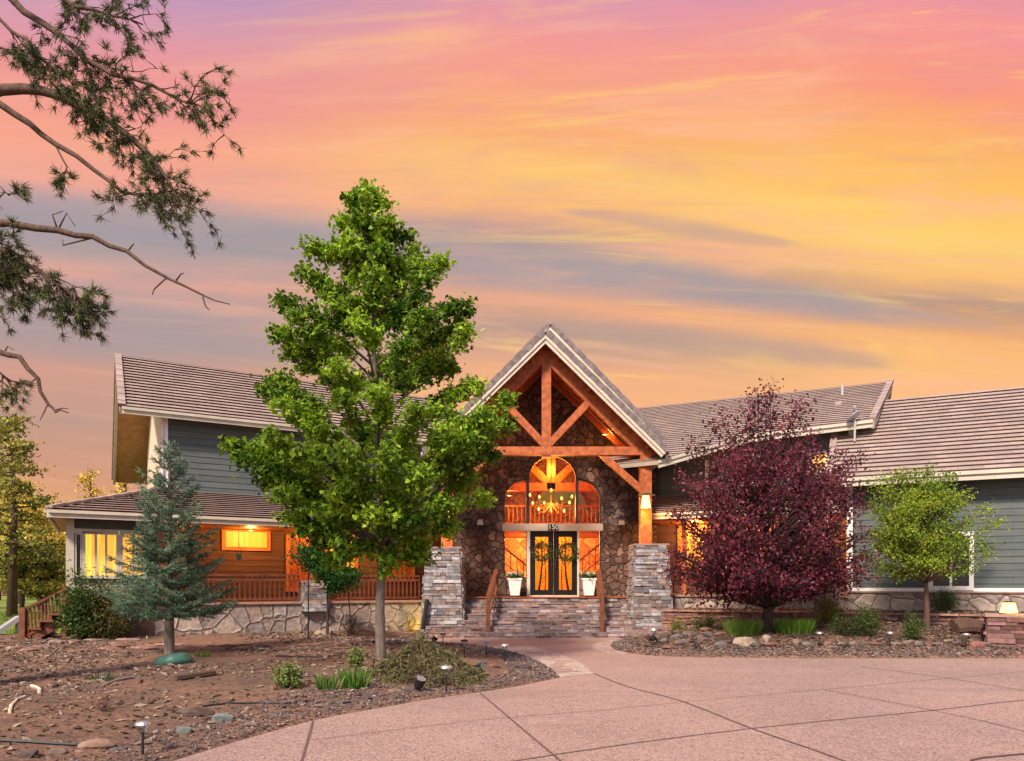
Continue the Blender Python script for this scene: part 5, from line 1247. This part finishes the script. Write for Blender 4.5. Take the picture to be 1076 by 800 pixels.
def blades(x, y, wpx, hpx, label, ca, cb, n, name='grass_clump', cat='plant', wid=.006, lean=.35, P=None):
    b = P or pg(x, y); k = b.y / F; w_, h = wpx * k / 2, hpx * k; root = thing(name, b, label, cat)
    th = rng.uniform(0, 6.28, n); r = np.sqrt(rng.random(n)) * w_; A = np.stack([b.x + r * np.cos(th), b.y + r * np.sin(th) * .8, np.full(n, b.z - .02)], 1)
    D = np.stack([np.cos(th) * lean * r / w_ + rng.normal(size=n) * .15, np.sin(th) * lean * r / w_ + rng.normal(size=n) * .15, np.ones(n)], 1)
    needles('leaves', M['leaf'], root, A, D, h * rng.uniform(.6, 1.1, n), wid, leafcols(n, ca, cb)); return root
blades(781, 667, 32, 17, 'dense bright green lavender like clump in front of the plum trunk', (.06, .13, .02), (.20, .30, .05), 1500)
blades(834, 665, 38, 16, 'bright green grassy clump right of the plum trunk', (.06, .14, .02), (.18, .32, .04), 1500)
blades(372, 722, 26, 24, 'sword leaved iris clump below the maple', (.05, .14, .02), (.14, .26, .04), 90, wid=.018, name='iris_clump')
blades(345, 724, 22, 18, 'short iris clump left of the taller one', (.05, .12, .02), (.14, .22, .04), 60, wid=.016, name='iris_clump')
blades(106, 716, 18, 14, 'small spiky green yucca in the left bed', (.05, .10, .04), (.12, .17, .08), 60, wid=.010, lean=1.3, name='yucca')
blades(213, 690, 16, 7, 'little green tuft right of the green valve cover', (.06, .12, .02), (.18, .24, .05), 120)
blades(434, 692, 10, 6, 'pale spiky tuft behind the brush pile', (.25, .28, .2), (.4, .4, .3), 60, wid=.008, lean=1.2)
def twigs(x, y, wpx, hpx, label, n, col, name='dead_shrub', rad=.006, cat='dead shrub', lie=0.0):
    b = pg(x, y); k = b.y / F; w_, h = wpx * k / 2, hpx * k; mm = MB()
    for i in range(n):
        a = rng.uniform(0, 6.28); e = rng.uniform(.25, 1.3); tip = b + V3((math.cos(a) * w_ * math.cos(e * .8), math.sin(a) * w_ * math.cos(e * .8), h * math.sin(e)))
        mid = b.lerp(tip, .5) + V3(rng.normal(size=3)) * .03; mm.tube([b + V3((0, 0, -.02)), mid, tip], [rad, rad * .7, rad * .3], 4)
        mm.tube([mid, mid + (tip - mid) * .6 + V3(rng.normal(size=3)) * .08], [rad * .6, rad * .2], 3)
    return tag(mm.build(name, M['bark_brown']), label, cat)
twigs(106, 747, 30, 20, 'bare dry twiggy plant in the middle of the left bed', 16, None)
twigs(436, 675, 16, 14, 'small bare dry shrub right of the maple trunk', 14, None)
# brush pile
b = pg(440, 716); pile = thing('brush_pile', b, 'heap of cut green brown branches at the foot of the maple', 'brush pile'); mm = MB(); A = []; D = []
for i in range(170):
    a = rng.uniform(0, 6.28); r = math.sqrt(rng.random()); c = b + V3((r * math.cos(a) * .95, r * math.sin(a) * .8 + .35, 0)); c.z = b.z + .62 * max(0, 1 - r) + .03
    d = V3((math.cos(a) + rng.normal() * .4, math.sin(a) + rng.normal() * .4, -.45 + rng.normal() * .2)).normalized(); l = rng.uniform(.3, .75); mm.tube([c - d * l * .5, c + V3((0, 0, .03)), c + d * l * .5], [.012, .009, .004], 4)
    for j in range(42):
        A.append(tuple(c + d * l * (rng.random() - .5) + V3(rng.normal(size=3)) * .02)); e = d + V3(rng.normal(size=3)) * .8; D.append(tuple(e))
mm.build('branches', M['bark_brown'], pile); N = len(A); needles('leaves', M['straw'], pile, A, D, rng.uniform(.06, .14, N), .006, leafcols(N, (.05, .06, .018), (.20, .19, .07)))

# ------------------------------------------------------------------ rocks, slabs, logs
def rockmesh(name, p, sx, sy, sz, col, rot=None, flat=False, seed=None):
    bm = bmesh.new(); bmesh.ops.create_icosphere(bm, subdivisions=3, radius=1.0); pw = [(V3(rng.normal(size=3)).normalized(), rng.uniform(.42, .85)) for _ in range(9)]
    for v in bm.verts:
        c = v.co.copy()
        for nn, dd in pw:
            t = c.dot(nn) - dd
            if t > 0: c -= nn * t * .92
        c += V3(rng.normal(size=3)) * .02; v.co = c
    a = rng.uniform(0, 6.28) if rot is None else rot; c_, s_ = math.cos(a), math.sin(a); vs = []
    for v in bm.verts:
        x, y, z = v.co.x * sx, v.co.y * sy, v.co.z * sz; vs.append((x * c_ - y * s_, x * s_ + y * c_, z))
    fs = [[v.index for v in f.verts] for f in bm.faces]; bm.free()
    me = bpy.data.meshes.new(name); me.from_pydata(vs, [], fs); at = me.attributes.new('Col', 'FLOAT_COLOR', 'FACE'); at.data.foreach_set('color', (list(col) + [1]) * len(fs))
    me.materials.append(M['rock']); o = bpy.data.objects.new(name, me); COL.objects.link(o); o.location = V3(p); return o
def rock(x, y, wpx, hpx, label, col, name='rock', cat='rock', group=None, deep=.8, rot=0.0, sink=.55):
    p = pg(x, y); k = p.y / F; sx, sz = wpx * k / 2 * 1.15, hpx * k / 2 * 1.25; sy = max(sx * deep, .04); p.y += sy * .6; p.z = H(p.x, p.y) + sz * (1 - sink * 1.4); return tag(rockmesh(name, p, sx, sy, sz, col, rot), label, cat, group)
TAN = (.24, .17, .125); RED = (.20, .10, .07); GREY = (.15, .135, .13); DKR = (.11, .08, .075); PALE = (.29, .215, .16)
rock(785, 679, 24, 14, 'pale tan boulder in front of the plum tree, left of the pair', PALE, 'boulder', 'boulder'); rock(806, 678, 16, 13, 'pale tan boulder in front of the plum tree, right of the pair', PALE, 'boulder', 'boulder')
rock(1030, 681, 15, 9, 'pink red rock left of the stone pillar', (.26, .11, .09))
rock(200, 752, 38, 12, 'flat dark brown slab tipped up in the left bed', (.13, .085, .065), deep=.7); rock(233, 759, 22, 12, 'angular grey green rock above the driveway edge', (.17, .19, .17)); rock(191, 771, 18, 9, 'small grey green rock left of the angular one', (.16, .18, .15))
rock(98, 788, 36, 12, 'long brown rock at the lower left beside the hose', (.26, .16, .11)); rock(25, 797, 22, 12, 'dark rock in the bottom left corner', DKR); rock(55, 792, 24, 8, 'flat brown rock in the lower left corner', (.2, .14, .11))
rock(95, 717, 20, 5, 'flat stone beside the small yucca', TAN); rock(105, 682, 0.1, 0.1, 'x', TAN) if False else None
rock(484, 716, 16, 7, 'black round cap stone in the left bed near its tip', (.04, .04, .045)); rock(340, 667, 20, 7, 'pale flat rock at the foot of the young tree', PALE)
rock(115, 690, 0, 0, '', TAN) if False else None
g = 'edging stones of the left bed'; edge = [(pg0(*p)) for p in spl(LEFT_EDGE[2:10], 5)]
for i, (x, y) in enumerate([(262, 764), (286, 752), (300, 750), (318, 748), (338, 744), (360, 740), (385, 735), (400, 731), (415, 728), (428, 725), (452, 722), (478, 720), (150, 783), (118, 789), (496, 703), (520, 702), (470, 699), (505, 697), (548, 703)]):
    rock(x, y, rng.uniform(10, 22), rng.uniform(3.5, 7), 'weathered edging stone set along the front of the left bed', [TAN, GREY, DKR, RED][i % 4], 'edging_stone', 'edging stone', g)
g = 'edging stones of the right bed'
for i, x in enumerate([838, 850, 872, 885, 897, 908, 921, 945, 956, 966, 976, 987, 999, 1006, 1022, 1036]):
    rock(x, 687 + rng.uniform(-1.5, 1), rng.uniform(9, 15), rng.uniform(4, 7.5), 'rounded edging stone along the front of the right bed', [TAN, GREY, RED, (.2, .15, .13)][i % 4], 'edging_stone', 'edging stone', g)
g = 'dark slabs at the tip of the right bed'
for i, (x, y) in enumerate([(700, 668), (712, 671), (726, 668), (742, 664), (755, 661), (735, 672), (718, 678), (705, 682), (748, 670), (722, 685), (741, 684), (760, 668), (764, 677), (700, 676), (690, 670), (716, 664), (775, 684), (757, 688), (790, 688), (812, 687)]):
    rock(x, y, rng.uniform(10, 22), rng.uniform(3, 7), 'dark flat broken slab in the left end of the right bed', [DKR, GREY, (.15, .1, .09), RED][i % 4], 'stone_slab', 'slab', g)
g = 'flat red stones along the left path'
for i, x in enumerate(range(-10, 175, 13)):
    rock(x + rng.uniform(-4, 4), 681 - (x / 175) * 3 + rng.uniform(-7, 6), rng.uniform(18, 32), rng.uniform(3, 5.5), 'flat reddish stone of the loose path below the sunroom', [(.30, .16, .12), (.24, .13, .10), (.34, .21, .17)][i % 3], 'path_stone', 'stone', g, deep=.7)
for i, x in enumerate(range(185, 440, 17)):
    rock(x + rng.uniform(-4, 4), 680.5 - (x - 185) * .017 + rng.uniform(-1, 1), rng.uniform(14, 22), rng.uniform(2, 4), 'flat reddish stone in the row before the left foundation wall', [(.28, .14, .10), (.22, .11, .085)][i % 2], 'row_stone', 'stone', 'flat stones before the left foundation wall', deep=.5)
rock(74, 672, 14, 7, 'tan rock by the foot of the wooden stair', PALE)
# low red retaining walls
rw = thing('retaining_wall', RF.P(1, -1.25, 0), 'low red dry stone wall holding the terrace in front of the right wing', 'wall')
mw = MB(); core = MB()
for a in np.arange(.45, 9.2, .9):
    p0, p1 = RF.P(a, -1.3, 0), RF.P(a + .9, -1.3, 0); z0 = min(H(*(p0 + RF.n * -.3).xy), H(*(p1 + RF.n * -.3).xy)) - .08; z0 = max(z0, .05); zt_ = .80
    if zt_ - z0 < .08: continue
    ledge_face(mw, (p0.x, p0.y, z0), (p1.x, p1.y, z0), (0, 0, zt_ - z0), -RF.n, (.95, .55, .45), rows=(.05, .09), lens=(.15, .4)); core.prism([p0 + V3((0, 0, z0)), p1 + V3((0, 0, z0)), p1 + V3((0, 0, zt_ - .01)), p0 + V3((0, 0, zt_ - .01))], RF.n * .2)
core.build('wall_core', M['mortar'], rw); mw.build('stone_facing', M['ledge'], rw)
cp = MB()
for a in np.arange(.45, 9.2, .5):
    p0, p1 = RF.P(a + .01, -1.42, .80), RF.P(a + .49, -1.42, .80); gg = rng.uniform(.8, 1.15); cp.prism([p0, p1, p1 + V3((0, 0, .05)), p0 + V3((0, 0, .05))], RF.n * .34, (gg * .34, gg * .19, gg * .15))
cp.build('cap_stones', M['ledge'], rw)
for (x, y, l, label) in ((1004, 667, 2.0, 'weathered brown log lying left of the stone pillar'),):
    p = pg(x, y); mm = MB(); P = [p + V3((t * l * .5, t * .1, .14 + .03 * math.sin(t * 5))) for t in np.linspace(0, 1, 6)]; mm.tube(P, [.15, .17, .15, .16, .15, .12], 9); tag(mm.build('log', M['bark_brown']), label, 'log')
    mm = MB(); mm.tube([q + V3((.1, .3, .12)) for q in P], [.12, .13, .13, .12, .11, .1], 9); tag(mm.build('log', M['bark_brown']), 'second log lying behind the first near the stone pillar', 'log')
def stick(pts, r, label, m_='weathered', name='stick', cat='stick'):
    mm = MB(); P = [pg(*p) + V3((0, 0, r * .7)) for p in pts]; mm.tube(P, r, 6); return tag(mm.build(name, M[m_]), label, cat)
stick([(10, 750), (12, 742), (18, 736), (26, 733)], .018, 'pale curved stick lying at the far left', 'stucco'); stick([(33, 722), (38, 723), (42, 726), (41, 729)], .022, 'short pale bent stick above the curved one', 'stucco')
stick([(-10, 779), (30, 781), (60, 783), (80, 784)], .018, 'black irrigation hose at the lower left', 'plastic_black', 'hose', 'hose'); stick([(213, 743), (240, 740), (270, 739.5), (300, 740), (330, 737)], .014, 'black irrigation hose behind the angular grey rock', 'plastic_black', 'hose', 'hose')
stick([(290, 690), (310, 691), (340, 691), (372, 687)], .02, 'dark hose before the maple', 'plastic_black', 'hose', 'hose'); stick([(184, 716), (205, 713), (225, 710)], .05, 'dark weathered branch lying left of the gravel patch', 'bark_brown'); stick([(108, 722), (122, 716), (140, 713)], .022, 'grey stick lying beside the yucca')
stick([(545, 727 - 5), (505, 706), (522, 700)], .02, 'pale stick lying in the tip of the left bed') if False else None
# green valve cover
p = pg(182, 697); mm = MB(); w_ = 18 * p.y / F
mm.lathe([(w_, -.03), (w_ * .98, .06), (w_ * .8, .13), (w_ * .55, .165), (w_ * .05, .17)], (0, 0, 0), 14); mm.v = [(a + .04 * math.sin(b * 9), b * .75, c + .03 * math.sin(a * 8)) for a, b, c in mm.v]
o = mm.build('valve_cover', M['plastic_green'], smooth=True); o.location = p; tag(o, 'green plastic mock rock cover at the foot of the spruce', 'cover')

# ------------------------------------------------------------------ planters, wreaths, small things
def planter(x, label):
    p = pt(x, 627, 25.35); p.z = LAND + .06; t = thing('planter', p, label, 'planter', 'white planters beside the door')
    mm = MB(); mm.lathe([(.23, 0), (.23, .02), (.325, .54), (.355, .545), (.355, .60), (.31, .60), (.30, .56)], p, 4, ph=math.pi / 4); mm.build('pot', M['pot'], t)
    mm = MB(); 
    for i in (-1, 1): mm.box(p.x + i * .1 - .03, p.x + i * .1 + .03, p.y - .1, p.y + .1, LAND + .01, LAND + .06)
    mm.build('foot', M['iron'], t); mm = MB(); mm.box(p.x - .24, p.x + .24, p.y - .24, p.y + .24, p.z + .55, p.z + .60); mm.build('soil', M['soil'], t)
    n = 420; C = np.array(p + V3((0, 0, .68))) + rng.normal(size=(n, 3)) * np.array([.15, .15, .06]); leafmesh('foliage', M['leaf'], t, C, .08 * rng.uniform(.6, 1.2, n), leafcols(n, (.02, .06, .012), (.07, .16, .03)), 'oval', .7)
    n = 46; C = np.array(p + V3((0, -.03, .75))) + rng.normal(size=(n, 3)) * np.array([.13, .12, .03]); leafmesh('flowers', M['leaf'], t, np.repeat(C, 4, 0), .07, np.full((n * 4, 3), .8), 'oval', .8)
planter(541, 'white square planter with white flowers left of the door'); planter(618.5, 'white square planter with white flowers right of the door')
def wreath(x, y, label):
    c = pt(x, y, EY - .03); n = 900; th = rng.uniform(0, 6.28, n); r = .27 + rng.normal(size=n) * .08
    C = np.stack([c.x + r * np.cos(th), c.y - np.abs(rng.normal(size=n)) * .04, c.z + r * np.sin(th)], 1); t = thing('wreath', c, label, 'wreath', 'wreaths on the doors')
    mm = MB(); mm.tube([(c.x + .3 * math.cos(a), c.y, c.z + .3 * math.sin(a)) for a in np.linspace(0, 6.28, 20)], .03, 6); mm.build('ring', M['bark_brown'], t)
    leafmesh('foliage', M['leaf'], t, C, .075 * rng.uniform(.6, 1.2, n), leafcols(n, (.03, .05, .012), (.12, .16, .04)), 'oval', .2)
wreath(570, 580.5, 'leafy green wreath on the left door'); wreath(596.5, 580.5, 'leafy green wreath on the right door')
# satellite dish on the upper eave
Yd = RF.P(RF.s_at(898, 1.25), 1.25, 0).y; c = pt(898, 440, Yd); t = thing('satellite_dish', pt(898, 462, Yd), 'grey satellite dish on a pole at the upper right eave', 'satellite dish')
mm = MB(); mm.tube([pt(898, 464, Yd), pt(898.5, 440, Yd)], .035, 8); mm.build('mast', M['greymetal'], t)
mm = MB(); n0 = len(mm.v); mm.lathe([(.01, 0), (.12, .012), (.22, .045), (.26, .07), (.25, .075), (.2, .05), (.02, .012)], (0, 0, 0), 20); rot = V3((-.35, .25, .55)).to_track_quat('Z', 'Y').to_matrix(); mm.v = [tuple(rot @ V3(v) + c + V3((0, -.03, .02))) for v in mm.v]; mm.build('dish', M['greymetal'], t, smooth=True)
mm = MB(); mm.tube([c, c + V3((-.12, -.22, .30))], .014, 6); mm.box8(c + V3((-.12, -.22, .32)), (.04, 0, 0), (0, .04, 0), (0, 0, .04)); mm.build('feed_arm', M['greymetal'], t)
# small roof vent
Yv = unproj(plu, 885, 415); O, ax, up, nr, L = plu; vp_ = O + ax * Yv[0] + up * Yv[1]; mm = MB(); mm.tube([vp_ - V3((0, 0, .1)), vp_ + V3((0, 0, .35))], .05, 8); o = mm.build('vent_pipe', M['greymetal'], house)
# hanging green pot on the porch
hp = pt(251, 585, LF.P(LF.s_at(251, .2), .2, 0).y); t = thing('hanging_pot', hp, 'small green pot hanging under the left porch', 'hanging pot')
mm = MB(); mm.lathe([(.06, -.10), (.085, .06), (.09, .08), (.07, .08)], hp, 12); mm.build('pot', M['plastic_green'], t); mm = MB()
for a in (0, 2.1, 4.2): mm.tube([hp + V3((.08 * math.cos(a), .08 * math.sin(a), .08)), hp + V3((0, 0, .42))], .005, 4)
mm.tube([hp + V3((0, 0, .42)), V3((hp.x, hp.y, 3.4))], .006, 4); mm.build('wire', M['iron'], t)
# wooden stair at the far left
Yst = 18.5; st0 = pt(26, 672, Yst - .3); stw = thing('wooden_stair', (st0.x, Yst, 0), 'brown wooden stair with a slatted rail at the left end of the sunroom', 'stair')
a0, a1 = pt(25, 641, Yst), pt(69, 619, Yst + .35); b0_, b1_ = pt(28, 668, Yst), pt(69, 647, Yst + .35); mm = MB(); mm.beam(a0, a1, .12, .06); r_o = mm.build('handrail', M['railwood'], stw)
mm = MB(); mm.beam(b0_, b1_, .05, .07); mm.build('lower_rail', M['railwood'], r_o)
for k in range(11):
    f = (k + .7) / 11.5; mm = MB(); mm.beam(b0_.lerp(b1_, f), a0.lerp(a1, f), .035, .035, up=(0, 1, 0)); mm.build('baluster', M['railwood'], r_o)
mm = MB(); q = pt(25, 673, Yst); mm.box(q.x - .07, q.x + .07, Yst - .07, Yst + .07, -.05, a0.z + .06); mm.build('post', M['railwood'], stw)
q2 = pt(69, 640, Yst + .35); mm = MB(); mm.box(q2.x - .06, q2.x + .06, Yst + .29, Yst + .41, 0, a1.z + .06); mm.build('post', M['railwood'], stw)
for k, (x, y) in enumerate(((32, 668), (43, 660), (55, 652), (66, 645))):
    q = pt(x, y, Yst + .3); mm = MB(); mm.box(q.x - .2, q.x + .2, Yst - .0, Yst + 1.1, q.z - .03, q.z + .02); mm.build('tread', M['railwood'], stw); mm = MB(); mm.box(q.x + .12, q.x + .16, Yst + .02, Yst + 1.08, q.z + .02, q.z + .17); mm.build('riser', M['railwood'], stw)
mm = MB(); mm.beam(pt(27, 674, Yst + .02), pt(69, 651, Yst + .32), .05, .22); mm.build('stringer', M['railwood'], stw)
mm = MB(); mm.beam(pt(-14, 672, 20), pt(20, 649, 20.6), .3, .12); mm.beam(pt(19, 652, 20.6), pt(19, 672, 20.6), .1, .1, up=(0, 1, 0)); tag(mm.build('weathered_board', M['greymetal']), 'grey sloping board leaning at the far left edge', 'board')

# ------------------------------------------------------------------ lawn, gravel chips, mulch
lg = [pt(-60, 0, 24), pt(66, 0, 21), pt(90, 0, 34), pt(20, 0, 48), pt(-90, 0, 48)]
lm_ = mat('lawn', (.09, .16, .02), (.20, .22, .04), .6, .95, .5, 30)
xs = np.linspace(-45, -11, 40); ys = np.linspace(20.2, 75, 50); XX, YY = np.meshgrid(xs, ys); ZZ = np.full(XX.shape, .24) + .012 * np.clip(YY - 26, 0, 60) + .02 * lump(XX, YY)
i_ = np.arange(39 * 49); r2, c2 = i_ // 39, i_ % 39; bb = r2 * 40 + c2; lawn = meshobj('lawn', np.stack([XX.ravel(), YY.ravel(), ZZ.ravel()], 1), np.stack([bb, bb + 1, bb + 41, bb + 40], 1), lm_, smooth=True); tag(lawn, 'rough sunlit grass left of the house', 'lawn', kind='structure')
n = 9000; gxx = rng.uniform(-24, -11.5, n); gyy = rng.uniform(20.5, 34, n); A = np.stack([gxx, gyy, np.full(n, .22) + .012 * np.clip(gyy - 26, 0, 60)], 1); D = rng.normal(size=(n, 3)) * .3; D[:, 2] = 1
go = needles('grass', M['leaf'], None, A, D, rng.uniform(.08, .2, n), .012, leafcols(n, (.10, .17, .02), (.26, .30, .06))); tag(go, 'short rough grass left of the house', 'grass', kind='stuff')
def chips(n, xr, yr, smin, smax, cols, name, label, keep, lift=.3, cat='gravel', el=1.0):
    x = rng.uniform(*xr, n); y = rng.uniform(*yr, n); d = sdf(x, y); k = keep(x, y, d); x, y = x[k], y[k]; n = len(x); z = Hf(x, y)
    s = rng.uniform(smin, smax, n) * (.6 + .5 * (y / 16)); base = np.array([(1, 0, 0), (-1, 0, 0), (0, 1, 0), (0, -1, 0), (0, 0, 1), (0, 0, -1)], float)
    sc = np.stack([s * rng.uniform(.7, 1.3 * el, n), s * rng.uniform(.5, 1.0, n), s * rng.uniform(.3, .7, n)], 1)[:, None, :]; P = base[None] * sc * (1 + rng.normal(size=(n, 6, 3)) * .2)
    q = unit(rng.normal(size=(n, 3)) * .35 + np.array([0, 0, 1.0])); a = rng.uniform(0, 6.28, n); t = unit(np.cross(q, np.stack([np.cos(a), np.sin(a), 0 * a], 1))); b = np.cross(q, t)
    P = P[:, :, :1] * t[:, None] + P[:, :, 1:2] * b[:, None] + P[:, :, 2:] * q[:, None] + np.stack([x, y, z + s * lift], 1)[:, None]
    fa = np.array([(0, 2, 4), (2, 1, 4), (1, 3, 4), (3, 0, 4), (2, 0, 5), (1, 2, 5), (3, 1, 5), (0, 3, 5)]); Fa = ((np.arange(n) * 6)[:, None, None] + fa[None]).reshape(-1, 3)
    cc_ = np.array(cols)[rng.integers(0, len(cols), n)] * rng.uniform(.6, 1.3, (n, 1)); o = meshobj(name, P.reshape(-1, 3), Fa, M['chip'], None, np.repeat(cc_, 8, 0)); return tag(o, label, cat, kind='stuff')
LV = [(.11, .07, .06), (.15, .10, .088), (.075, .052, .048), (.22, .16, .14), (.11, .09, .085)]
chips(60000, (-9, 2.5), (5.2, 22), .016, .036, LV, 'gravel', 'dark red lava gravel along the left bed edge', lambda x, y, d: (d > .01) & (d < .95 + .5 * np.sin(x * 1.7)) & (x < 3))
chips(30000, (2.2, 17), (15.5, 22), .02, .042, LV, 'gravel', 'dark red lava gravel along the right bed edge', lambda x, y, d: (d > .01) & (d < .6) & (x > 2.2))
chips(17000, (-13, 2), (6, 21), .014, .045, [(.10, .062, .043), (.15, .095, .067), (.21, .14, .10), (.26, .19, .145), (.06, .04, .03)], 'mulch', 'bark mulch and pebbles scattered over the left bed', lambda x, y, d: (d > .6) & (lump(x * .45, y * .45) + rng.normal(size=x.shape) * .16 > -.04), cat='mulch', el=1.8)
chips(16000, (3, 17), (16, 23), .016, .05, [(.07, .042, .03), (.11, .068, .047), (.16, .105, .075), (.05, .035, .028)], 'mulch', 'bark mulch scattered over the right bed', lambda x, y, d: d > .4, cat='mulch', el=1.8)
